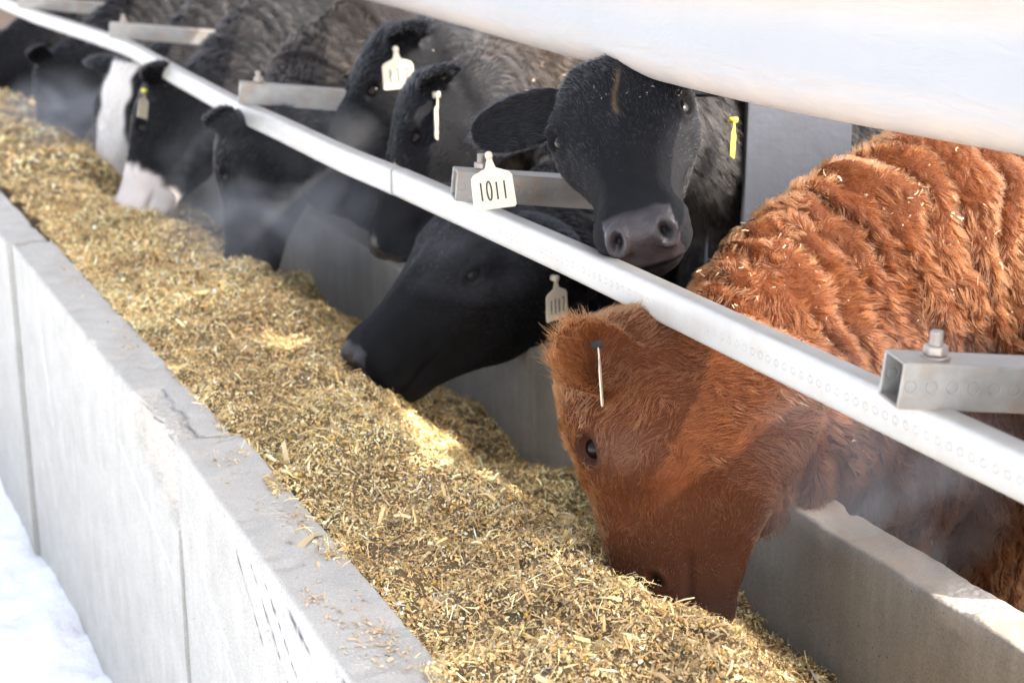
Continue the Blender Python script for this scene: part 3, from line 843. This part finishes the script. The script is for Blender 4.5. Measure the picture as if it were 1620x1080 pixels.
    disp -= .0018*np.exp(-((rr-2.1)/.35)**2)*lat
    disp -= .005*g((.20, .03, .0), (.05, .022, .03)); disp -= .004*g((.11, .0, .01), (.05, .012, .03))
    disp += .004*g((.24, .0, 0), (.10, .02, .03))
    # nostrils
    nx_, ny_, nz_ = .452, .036, -.040
    rn = np.sqrt(((ps[:, 0]-nx_-.3*(ps[:, 1]-ny_))/.020)**2+((ps[:, 1]-ny_)/.013)**2+((ps[:, 2]-nz_)/.014)**2)
    disp -= .016*np.clip(1.1-rn, 0, 1)
    disp += .005*np.exp(-((rn-1.6)/.4)**2)
    RNn = np.full(nv, 9.0)
    if nostril is not None:
        for sd in (1, -1):
            tgt = H2W(nostril*np.array([1, sd, 1])); i0 = int(((V-tgt)**2).sum(1).argmin()); nb = ((V-V[i0])**2).sum(1) < (.02*s)**2
            n0 = nrm(Nn[nb].mean(0)); xa = nrm(f-(f@n0)*n0); va = np.cross(n0, xa); rel_ = V-V[i0]; a1 = rel_@xa; a2 = rel_@va
            a1, a2 = a1*.75+a2*.66*sd, a2*.75-a1*.66*sd
            RNn = np.minimum(RNn, np.sqrt((a1/(.021*s*nsize))**2+(a2/(.012*s*nsize))**2)+(np.abs(rel_@n0) > .03*s)*9)
        rq = RNn[hd]; disp -= .020*nsize*np.clip(1.15-rq, 0, 1); disp += .005*nsize*np.exp(-((rq-1.6)/.4)**2)
    # mouth slit and chin
    ml = -.104+.08*np.clip(.47-ps[:, 0], 0, .2)*(-.35)
    slit = np.exp(-((ps[:, 2]-ml)/.0055)**2)*np.clip((ps[:, 0]-.33)/.04, 0, 1); disp -= .004*slit; SL = np.zeros(nv); SL[hd] = slit
    disp += .004*np.exp(-((ps[:, 2]-ml-.016)/.012)**2)*np.clip((ps[:, 0]-.36)/.04, 0, 1)
    # skin folds
    disp += .0018*fbm(p*np.array([1, 1, 1.]), 26, seed+3)+.0010*vnoise(p, 70, seed+5)
    D[hd] += Nn[hd]*(disp*s)[:, None]
    # locks of winter coat: ridges across the neck and barrel
    hs = sa[0]+.47*s
    wn = np.clip((S-hs-.02)/.16, 0, 1)
    warp = .030*fbm(V, 6, seed+7)+.014*vnoise(V, 17, seed+9)
    rid = (np.abs(np.sin((S+warp)*np.pi/.056))**.8-.6)*np.clip(.9+.9*vnoise(V, 7, seed+61), .1, 1.6)
    rid2 = fbm(np.stack([(S+warp)*1.0, V[:, 2]*.28, V[:, 1]*.2], -1), 22, seed+12, 2)
    D += Nn*(ridges*wn*(rid*1.25+rid2*.5))[:, None]
    V = V+D
    me2.vertices.foreach_set('co', V.astype(np.float32).ravel())
    # ---------- coat colour
    base = {'black': np.array([.0085, .0090, .0108]), 'brown': np.array([.118, .035, .0115]), 'dun': np.array([.030, .021, .015])}[colour]
    mott = 1+.28*fbm(V, 5, seed+20)
    C = base[None]*mott[:, None]
    if colour == 'black':
        kb = np.clip((S-hs)/.35, 0, 1)*tint
        C = C*(1-kb[:, None])+kb[:, None]*np.array([.028, .019, .012])*mott[:, None]
    if colour == 'brown':
        fr = np.clip((q[:, 0]-.27)/.15, 0, 1)*inhead
        C = C*(1-.70*fr[:, None])
        pale = .8*np.exp(-(((ps_all := np.stack([q[:, 0], np.abs(q[:, 1]), q[:, 2]], -1))-np.array([.185, .095, -.05]))**2/np.array([.035, .04, .03])**2).sum(1))*inhead
        C = C*(1-.75*pale[:, None])+pale[:, None]*.75*np.array([.22, .11, .075])
        chin = np.clip((q[:, 0]-.40)/.03, 0, 1)*np.clip((-.085-q[:, 2])/.02, 0, 1)*inhead
        C = C*(1-.6*chin[:, None])+chin[:, None]*.6*np.array([.04, .018, .014])
        ear_c = np.clip((np.abs(q[:, 1])-.118)/.02, 0, 1)*(q[:, 0] > -.2)*(q[:, 0] < .22)*(S < hs+.06*s)
        C = C*(1-.6*ear_c[:, None])+.6*ear_c[:, None]*np.array([.24, .095, .045])
    muzz = np.clip((q[:, 0]-.425-.10*np.abs(q[:, 2]+.05)+.006*vnoise(q, 60, 3))/.006, 0, 1)*np.clip((q[:, 2]+.098)/.01, 0, 1)*np.clip((-.002-q[:, 2])/.008, 0, 1)*inhead
    muzz *= (np.abs(q[:, 1]) < .058)
    mcol = np.array(light.get('muzzle', (.055, .047, .048)) if light else (.03, .028, .03))
    C = C*(1-muzz[:, None])+muzz[:, None]*mcol*(1+.3*fbm(q, 40, 8))[:, None]
    nost = np.clip(1.0-np.sqrt(((q[:, 0]-nx_-.3*(np.abs(q[:, 1])-ny_))/.016)**2+((np.abs(q[:, 1])-ny_)/.011)**2+((q[:, 2]-nz_)/.012)**2), 0, 1)*5
    C = C*(1-np.clip(nost, 0, 1)[:, None]*.95)
    bald = (muzz > .5) | (RNn < 1.5)
    if seed == 21:      # pale streak down the forehead
        ks = np.exp(-((q[:, 1]-.006-.008*np.sin(q[:, 0]*30))/.0035)**2)*np.clip((q[:, 0]-.03)/.04, 0, 1)*np.clip((.22-q[:, 0])/.04, 0, 1)*np.clip(.6+vnoise(q, 30, 2), 0, 1)*inhead
        C = C*(1-ks[:, None])+ks[:, None]*np.array([.10, .065, .04])
    kn = np.clip((1.3-RNn)/.9, 0, 1); C = C*(1-.9*kn[:, None])
    if patch is not None: C = patch(C, q, V, inhead)
    eyeskin = RR < 1.25
    C = np.clip(C, .002, 1); C = C*(1-(.3 if colour == 'brown' else .6)*SL)[:, None]; SK = C*(.55 if colour == 'brown' else .9)
    rim_ = np.exp(-((RR-1.1)/.25)**2)
    SK = SK*(1-.8*rim_[:, None])+.8*rim_[:, None]*np.array([.02, .013, .011] if colour == 'brown' else [.006, .005, .005])
    ca = me2.color_attributes.new('coat', 'FLOAT_COLOR', 'POINT')
    ca.data.foreach_set('color', np.concatenate([SK, 1-np.clip(muzz, 0, 1)[:, None]], 1).astype(np.float32).ravel())
    root = link(name, me2, M['skin'])
    tag(root, label, 'cow', group)
    # ---------- eyes
    for v0, n0 in frames:
        eb = MB(); re = .0205*s*eyescale; c = v0-n0*(re-.0015*s)
        eb.ellipsoid(c, np.eye(3), (re, re, re), 20, 14)
        link('eye', eb.mesh('eye'), M['eye'], root)
    # ---------- fur
    if hairs:
        me2.calc_loop_triangles(); nt_ = len(me2.loop_triangles)
        tri = np.empty(nt_*3, np.int32); me2.loop_triangles.foreach_get('vertices', tri); tri = tri.reshape(-1, 3)
        a_, b_, c_ = V[tri[:, 0]], V[tri[:, 1]], V[tri[:, 2]]
        cr = np.cross(b_-a_, c_-a_); area = np.linalg.norm(cr, axis=1)/2; tn = nrm(cr)
        cen = (a_+b_+c_)/3
        toc = nrm(CAMPOS-cen); fac = (tn*toc).sum(1)
        rel = cen-CAMPOS; Fw = np.array([math.sin(YAW)*math.cos(PITCH), math.cos(YAW)*math.cos(PITCH), -math.sin(PITCH)]); Rt = np.array([math.cos(YAW), -math.sin(YAW), 0])
        Uw = np.cross(Rt, Fw); dz = rel@Fw; uu = 810+FPX*(rel@Rt)/dz; vv = 540-FPX*(rel@Uw)/dz
        infr = (uu > -150) & (uu < 1800) & (vv > -200) & (vv < 1250)
        dens = np.where((fac > -.35) & infr, 1.0, .10)
        St = S[tri[:, 0]]
        dens *= np.where(St > hs+.55, bodyfur if not colour == 'brown' else .8, 1.0)
        dens *= np.where(bald[tri[:, 0]] | eyeskin[tri[:, 0]], 0, 1)
        wgt = area*dens; wgt /= wgt.sum()
        ti = r.choice(nt_, hairs, p=wgt)
        u1 = np.sqrt(r.random(hairs)); u2 = r.random(hairs)
        wa, wb, wc = 1-u1, u1*(1-u2), u1*u2
        bary = lambda X: X[tri[ti, 0]]*wa[:, None]+X[tri[ti, 1]]*wb[:, None]+X[tri[ti, 2]]*wc[:, None]
        Nv = np.empty(nv*3, np.float32); me2.update(); me2.vertices.foreach_get('normal', Nv); Nv = Nv.reshape(-1, 3)
        P = bary(V); NN = nrm(bary(Nv)); CC = bary(C); TT = nrm(bary(ST[near])); SS = bary(S[:, None])[:, 0]; qq = W2H(P); qq[:, 1] /= taper(qq[:, 0], headwidth, .2, .42, .15); qq[:, 2] /= deep(qq[:, 0], headdepth, keep)
        kh = np.clip((SS-hs)/.10, 0, 1)                       # 0 on the head, 1 on the neck
        ear = (np.abs(qq[:, 1]) > .112) & (qq[:, 0] > -.2) & (qq[:, 0] < .25) & (np.abs(qq[:, 2]+.06) < .16) & (SS < hs+.05*s)
        kh = np.where(ear, 0, kh)
        comb = TT*(1-(.55 if colour == 'brown' else .2)*kh)[:, None]+np.array([0, 0, -1.0])*(.15+.70*kh)[:, None]
        earw = nrm(np.stack([0*qq[:, 0]-.1, np.sign(qq[:, 1]), 0*qq[:, 0]-.2], -1)@A)
        comb = np.where(ear[:, None], earw, comb)
        comb = comb+.55*np.stack([vnoise(P, 9, seed+31), vnoise(P, 9, seed+32), vnoise(P, 9, seed+33)], -1)+(.75 if colour == 'brown' else .3)*np.stack([vnoise(P, 48, seed+34), vnoise(P, 48, seed+35), vnoise(P, 48, seed+36)], -1)
        comb = nrm(comb-(comb*NN).sum(1)[:, None]*NN)
        lift = ((.30 if colour == 'brown' else .16)+.30*kh*fluff)+.18*r.random(hairs)
        muzfade = np.clip((.44-qq[:, 0])/.22, .25, 1)
        ln = ((.021 if colour == 'brown' else .011 if voxel < .008 else .017)*muzfade*(1-kh)+.034*kh*furlen)*(.7+.6*r.random(hairs))
        ln = np.where(ear, .017+.010*r.random(hairs), ln)
        top = np.exp(-((qq[:, 0]-.01)/.06)**2)*np.clip((qq[:, 2]+.08)/.04, 0, 1)*(np.abs(qq[:, 1]) < .1)
        ln = ln+top*(.012 if colour == 'brown' else .010)*furlen
        if colour == 'brown': ln = np.where(ear, ln*1.7, ln)*(1+.35*vnoise(P, 30, 3))
        d0 = nrm(comb*(1-lift)[:, None]+NN*lift[:, None]+.14*r.normal(size=(hairs, 3)))
        d1 = nrm(comb+NN*(.05+.25*kh*fluff)[:, None]+np.array([0, 0, -.25])*kh[:, None]+.18*r.normal(size=(hairs, 3)))
        K = 5; pts_ = np.empty((hairs, K, 3)); pts_[:, 0] = P-NN*.0015
        for k in range(1, K):
            t = k/(K-1); pts_[:, k] = pts_[:, k-1]+(d0*(1-t)+d1*t)*(ln/(K-1))[:, None]
        ng = max(50, hairs//22)
        kd = kdtree.KDTree(ng)
        for i in range(ng): kd.insert(P[i], i)
        kd.balance()
        cl = np.array([kd.find(P[i])[1] for i in range(hairs)])
        st = (.20+.42*kh)*np.where(ear, .8, 1)
        off = pts_[cl]-pts_[cl][:, :1]
        for k in range(1, K):
            t = (k/(K-1))**1.2
            tgt = pts_[cl, 0]+off[:, k]
            wk = (st*t*.8)[:, None]
            pts_[:, k] = pts_[:, k]*(1-wk)+(tgt*.75+(P+off[:, k])*.25)*wk
        hc = bpy.data.hair_curves.new('fur')
        hc.add_curves([K]*hairs)
        hc.attributes['position'].data.foreach_set('vector', pts_.astype(np.float32).ravel())
        ra = hc.attributes.get('radius') or hc.attributes.new('radius', 'FLOAT', 'POINT')
        rad = hair_r*np.array([1, 1, .85, .6, .2])[None]*(.75+.5*r.random((hairs, 1)))
        ra.data.foreach_set('value', rad.astype(np.float32).ravel())
        cc = hc.attributes.new('coat', 'FLOAT_COLOR', 'CURVE')
        v_ = (.75+.5*r.random((hairs, 1)))
        HC = np.clip(CC*v_*(1.0 if colour != 'brown' else np.array([1.15, 1.06, .82])), .002, .95)
        if colour != 'brown':
            br = (r.random(hairs) < .10+.22*kh)[:, None]*(CC.mean(1) < .1)[:, None]; HC = np.where(br, HC*np.array([3.6, 2.7, 1.8]), HC*(1-.4*kh)[:, None])
        cc.data.foreach_set('color', np.concatenate([HC, np.ones((hairs, 1))], 1).astype(np.float32).ravel())
        link('fur', hc, M['hair' if colour == 'brown' else 'dhair'], root)
    c = Cow(); c.root = root; c.H = H2W; c.B = B2W; c.V = V; c.N = Nn; c.q = q; c.C = C; c.s = s; c.fr = (f, l, n); c.name = name
    return c



STROKES = {'1': [[(.5, 0), (.5, 1)]], '0': [[(.5+.42*math.cos(t), .5+.5*math.sin(t)) for t in np.linspace(0, 2*math.pi, 17)]], '7': [[(.1, 1), (.9, 1), (.45, 0)]]}
def ear_tag(parent, hole, right, down, text='', mat='tagw', size=1.0, button=None, lean=0.03):
    """flag-shaped ear tag: hole point, right and down directions in world space"""
    rt = nrm(right); dn = nrm(np.array(down)-np.dot(down, rt)*rt); nr = np.cross(rt, dn)
    k = size
    out = [(-.004, -.004), (.004, -.004), (.0055, .010), (.009, .021), (.030, .030), (.0345, .036), (.036, .085), (.033, .089), (-.033, .089), (-.036, .085), (-.0345, .036), (-.030, .030), (-.009, .021), (-.0055, .010)]
    out = [(x*k, y*k) for x, y in out]
    W = lambda x, y, z: np.array(hole)+rt*x+dn*y+nr*(z+8*(y*y)*lean)
    mb = MB(); mb.rings([[W(x, y, -.0011) for x, y in out], [W(x, y, .0011) for x, y in out]])
    o = link('ear_tag', fix_normals(mb.mesh('ear_tag', False)), M[mat], parent.root); bevel(o, .0006, 1)
    bt = MB(); bt.tube([W(0, 0, -.006), W(0, 0, .010)], .0065*k, 16, UP)
    link('button', fix_normals(bt.mesh('button')), M[button or mat], o)
    if text:
        tm = MB(); n_ = len(text); cw = .052*k/n_; h = .030*k
        sgn = -1 if nr@(-FW) > 0 else 1
        for side in (1, -1):
            for i, ch in enumerate(text):
                for st in STROKES[ch]:
                    xs = [(-.026*k+(i+.5)*cw+(a_-.5)*cw*.72) for a_, b_ in st]; ys = [(.074*k-b_*h*(1+.05*math.sin(i*2.))) for a_, b_ in st]
                    pl = [W(x, y, .0014*side) for x, y in zip(xs, ys)]
                    if len(pl) == 2: pl = [pl[0], pl[0]*.5+pl[1]*.5, pl[1]]
                    if side == 1 or True:
                        tm.tube(pl, .0013*k, 6, nr)
        link('number', fix_normals(tm.mesh('number')), M['ink'], o)
    return o

G_C = 'cattle feeding at the bunk'
dy = lambda q, c: q  # noqa
HEAD = (-.95, -.30)

# 1 brown cow -------------------------------------------------
brown = cow('cow', 'shaggy reddish brown cow with its muzzle down in the silage', at(895, 568, 2.46), at(982, 985, 2.37), (-.74, .67, 0), (2.02, 2.30), (-.97, -.24), scale=1.12, headwidth=1.12, eye=(.165, .094, -.022), keep=.28, nostril=np.array([.372, .072, -.080]), nsize=.62, join=((.14, -.10), (.12, -.15)), gz=.31, neckpts=[(1.35, 2.08, 1.11), (1.50, 2.15, 1.17), (1.66, 2.22, 1.21)],
            voxel=.0042, hairs=190000, colour='brown', furlen=.72, headdepth=1.5, bodyscale=1.04, ridges=.016, hair_r=.00038, group=G_C, seed=11, neckr=1.0, crest=.01,
            ears={1: dict(d=(-.34, .58, .68), o=(.15, .9, -.4), L=.13, w=.105, b=(.06, .112, -.125)), -1: dict(d=(.05, -.5, .75), L=.13)}, light={'muzzle': (.10, .06, .055)})
# 2 cow 1011 --------------------------------------------------
P1 = at(962, 92, 2.75); M1 = at(1006, 340, 2.455)
f1 = nrm(M1-P1); l1 = nrm(.95*RT+.30*UP-.10*FW); l1 = nrm(l1-(l1@f1)*f1); n1 = np.cross(f1, l1); n1 = n1 if n1@(-FW) > 0 else -n1
c1011 = cow('cow', 'black cow raising its head to look at the camera, cream ear tag 1011', P1, M1, n1, (2.15, 2.98), (-.93, -.36), voxel=.0040, hairs=100000,
            hair_r=.00032, group=G_C, seed=21, headdepth=1.05, eyescale=1.0, nostril=np.array([.458, .040, -.040]), nsize=.8, eye=(.172, .093, -.024), light={'muzzle': (.038, .033, .037)}, tint=.1, ridges=.006,
            headwidth=1.27,
            ears={1: dict(d=(-.02, 1, -.10), o=(.7, 0, .6)), -1: dict(d=(-.02, -1, -.10), o=(.7, 0, .6))}, scale=1.04)
# 3 black cow in profile --------------------------------------
side = cow('cow', 'black cow in profile with its nose on the silage, behind the brown cow', at(765, 300, 3.38), at(536, 560, 3.32), (-.72, -.05, .70), (2.12, 3.62), (-.92, -.39),
           voxel=.0052, hairs=70000, hair_r=.00034, group=G_C, seed=31, keep=.85, headdepth=1.38, headwidth=1.15, furlen=.9, light={'muzzle': (.016, .015, .017)})
# 4 tall shaggy black cow --------------------------------------
tall = cow('cow', 'shaggy black cow with head above the rail and a cream tag high on its ear', at(602, 48, 4.2), at(468, 305, 4.17), (-.84, .30, .45), (2.2, 4.75), (-.85, -.52),
           voxel=.009, hairs=34000, hair_r=.0007, group=G_C, seed=41, furlen=1.2, bodyscale=1.06)
# 5 small black cow --------------------------------------------
small = cow('cow', 'small dark cow with its muzzle under the rail joint, left of the 1011 tag', at(648, 128, 3.75), at(575, 395, 3.72), (-.93, .30, .2), (2.18, 4.18), (-.88, -.47),
            voxel=.009, hairs=30000, hair_r=.0006, group=G_C, seed=51, tint=.6, bodyscale=.98, furlen=1.1)
# 6 cow in the steam --------------------------------------------
steamc = cow('cow', 'black cow wrapped in steam with its head down in the silage', at(356, 200, 4.25), at(358, 440, 4.25), (-.80, .60, 0), (2.0, 5.25), (-.80, -.6),
             voxel=.009, hairs=30000, hair_r=.0007, group=G_C, seed=61, tint=.25)
# 7 black cow with white muzzle ----------------------------------
def p_wm(C, q, V, ih):
    k = np.clip((q[:, 0]-.28+.45*(q[:, 2]+.06)+.03*vnoise(q, 22, 3)+.012*vnoise(q, 60, 4))/.02, 0, 1)*ih
    return C*(1-k[:, None])+k[:, None]*np.array([.74, .68, .64])
wmuz = cow('cow', 'black cow with a white muzzle and a small yellow ear button', at(240, 130, 5.25), at(172, 352, 5.2), (-.80, .50, .3), (2.0, 5.95), (-.86, -.5),
           voxel=.010, hairs=24000, hair_r=.0009, group=G_C, seed=71, patch=p_wm)
# 8 white-faced cow -----------------------------------------------
def p_wf(C, q, V, ih):
    k = np.clip((.062-np.abs(q[:, 1])+.012*vnoise(q, 20, 5)+.2*np.clip(q[:, 0]-.22, 0, 1))/.01, 0, 1)*np.clip((q[:, 2]+.075+.6*np.clip(q[:, 0]-.22, 0, 1))/.02, 0, 1)*ih*(q[:, 0] > .0)
    C = C*(1-k[:, None])+k[:, None]*np.array([.72, .69, .64])
    pk = np.clip((q[:, 0]-.40)/.04, 0, 1)*ih
    return C*(1-.6*pk[:, None])+.6*pk[:, None]*np.array([.62, .42, .36])
wface = cow('cow', 'black cow with a long white blaze down its face', at(198, 98, 5.95), at(140, 325, 5.95), (-.88, -.45, .3), (2.0, 6.65), (-.88, -.47),
            voxel=.011, hairs=22000, hair_r=.001, group=G_C, seed=81, patch=p_wf)
far1 = cow('cow', 'black cow second from the left end of the row, blurred', at(66, 95, 6.75), at(60, 262, 6.75), (-.85, .5, 0), (2.0, 7.6), (-.87, -.5),
           voxel=.012, hairs=16000, hair_r=.0011, group=G_C, seed=91)
far2 = cow('cow', 'farthest black cow at the left end of the row', at(-14, 62, 7.7), at(-30, 205, 7.7), (-.85, .5, 0), (1.95, 8.6), (-.87, -.5),
           voxel=.014, hairs=14000, hair_r=.0012, group=G_C, seed=101, bodyscale=1.05)
neigh = cow('cow', 'plain brown cow just out of frame, beside the shaggy reddish one', (1.42, 1.24, 1.74), (1.18, 1.02, 1.40), (-.8, -.2, .6), (2.05, 1.58), (-.97, -.24), ears={1: dict(L=.07), -1: dict(L=.07)},
            voxel=.012, hairs=0, colour='brown', group=G_C, seed=111, bodyscale=1.05)

# ear tags ---------------------------------------------------------
ear_tag(c1011, at(773, 246, 2.62), RT*.99+UP*.13, -UP+RT*.07, '1011', size=1.0, button='tagw')
ear_tag(c1011, at(1162, 190, 2.93), RT*.25+FW*.95, -UP-RT*.05, '', 'tagy', .78, 'tagy')
ear_tag(side, at(879, 440, 3.30), RT*.62+UP*.22+FW*.7, -UP-RT*.15, '1117', size=1.0)
ear_tag(tall, at(626, 78, 3.95), RT*.95+UP*.1, -UP+RT*.04, '117', size=1.12)
ear_tag(small, at(692, 150, 3.66), RT*.15+FW, -UP+RT*.05, '', size=1.2)
ear_tag(brown, at(946, 545, 2.30), RT*.10+FW, -UP+RT*.1, '', size=1.0, button='dark')
ear_tag(wmuz, at(229, 143, 5.05), RT*.2+FW, -UP-RT*.08, '', size=1.0, button='tagy')

# bits of chaff caught in the coats --------------------------------
M['straw'] = mat_simple('straw', (.62, .52, .36), .6, 0, .3, .3, 90)
def straw(c, n, test, seedv, k=1.0):
    r = np.random.default_rng(seedv); idx = np.where(test(c) & (fbm(c.V, 9, seedv) > .15))[0]; mb = MB()
    for i in r.choice(idx, min(n, len(idx)), replace=False):
        p0 = c.V[i]+c.N[i]*r.uniform(.008, .03)*k
        d = nrm(r.normal(size=3)); L = (.002+.008*r.random()**2)*k; b = nrm(np.cross(d, r.normal(size=3)))*L*.3
        mb.tube([p0-d*L, p0+b, p0+d*L], r.uniform(.0006, .0015)*k, 5, nrm(np.cross(d, b)), .45)
    o = link('chaff', fix_normals(mb.mesh('chaff', False)), M['straw'], c.root)
    o['kind'] = 'stuff'
straw(brown, 210, lambda c: (c.V[:, 0] > 1.25) & (c.V[:, 0] < 2.3) & (c.V[:, 2] > 1.25) & (c.N[:, 1] < .3), 1)
straw(brown, 26, lambda c: (c.q[:, 0] > 0) & (c.q[:, 0] < .45) & (c.N[:, 1] < 0), 2, .7)
straw(c1011, 40, lambda c: (c.q[:, 0] > -.02) & (c.q[:, 0] < .3) & (c.q[:, 2] > -.06), 3, .45)
straw(c1011, 36, lambda c: (c.q[:, 0] > .42) & (c.q[:, 2] > -.055) & (c.q[:, 2] < -.012), 4, .35)
straw(small, 60, lambda c: c.V[:, 2] > 1.35, 5, 1.2)
straw(tall, 40, lambda c: c.V[:, 2] > 1.35, 6, 1.2)

# breath steaming in the cold ---------------------------------------
def steam(loc, rad, dens, label, seedv):
    mb = MB(); mb.ellipsoid((0, 0, 0), np.eye(3), (1, 1, 1), 20, 12)
    m = bpy.data.materials.new('steam'); m.use_nodes = True; t = m.node_tree
    t.nodes.remove(t.nodes['Principled BSDF'])
    v = t.nodes.new('ShaderNodeVolumePrincipled'); v.inputs['Color'].default_value = (.96, .97, 1, 1); v.inputs['Anisotropy'].default_value = .2
    tc = t.nodes.new('ShaderNodeTexCoord')
    ln = t.nodes.new('ShaderNodeVectorMath'); ln.operation = 'LENGTH'; t.links.new(tc.outputs['Object'], ln.inputs[0])
    mr = t.nodes.new('ShaderNodeMapRange'); mr.inputs['From Min'].default_value = 1.0; mr.inputs['From Max'].default_value = .25
    t.links.new(ln.outputs['Value'], mr.inputs['Value'])
    no = t.nodes.new('ShaderNodeTexNoise'); no.inputs['Scale'].default_value = 1.6; no.inputs['Detail'].default_value = 3; no.inputs['Distortion'].default_value = .6
    mp = t.nodes.new('ShaderNodeMapping'); mp.inputs['Location'].default_value = (seedv*3.1, seedv, 0); t.links.new(tc.outputs['Object'], mp.inputs[0]); t.links.new(mp.outputs[0], no.inputs['Vector'])
    r2 = t.nodes.new('ShaderNodeMapRange'); r2.inputs['From Min'].default_value = .42; r2.inputs['From Max'].default_value = .68
    t.links.new(no.outputs['Fac'], r2.inputs['Value'])
    a = t.nodes.new('ShaderNodeMath'); a.operation = 'MULTIPLY'; t.links.new(mr.outputs[0], a.inputs[0]); t.links.new(r2.outputs[0], a.inputs[1])
    b = t.nodes.new('ShaderNodeMath'); b.operation = 'MULTIPLY'; b.inputs[1].default_value = dens; t.links.new(a.outputs[0], b.inputs[0])
    t.links.new(b.outputs[0], v.inputs['Density']); t.links.new(v.outputs[0], t.nodes['Material Output'].inputs['Volume'])
    o = link('steam', fix_normals(mb.mesh('steam')), m); o.location = loc; o.scale = rad
    return tag(o, label, 'steam', kind='stuff')
steam(at(440, 300, 4.0), (.34, .34, .28), 5, 'white breath steam drifting over the black cow left of the rail joint', 1)
steam(at(770, 395, 3.12), (.22, .10, .12), 2.2, 'thin steam over the brow of the black cow in profile', 2)
steam(at(1400, 730, 2.15), (.24, .16, .22), 3, 'thin steam beside the chest of the reddish brown cow', 3)
steam(at(120, 200, 6.2), (.35, .6, .25), 3.0, 'faint steam between the farthest black cattle', 4)
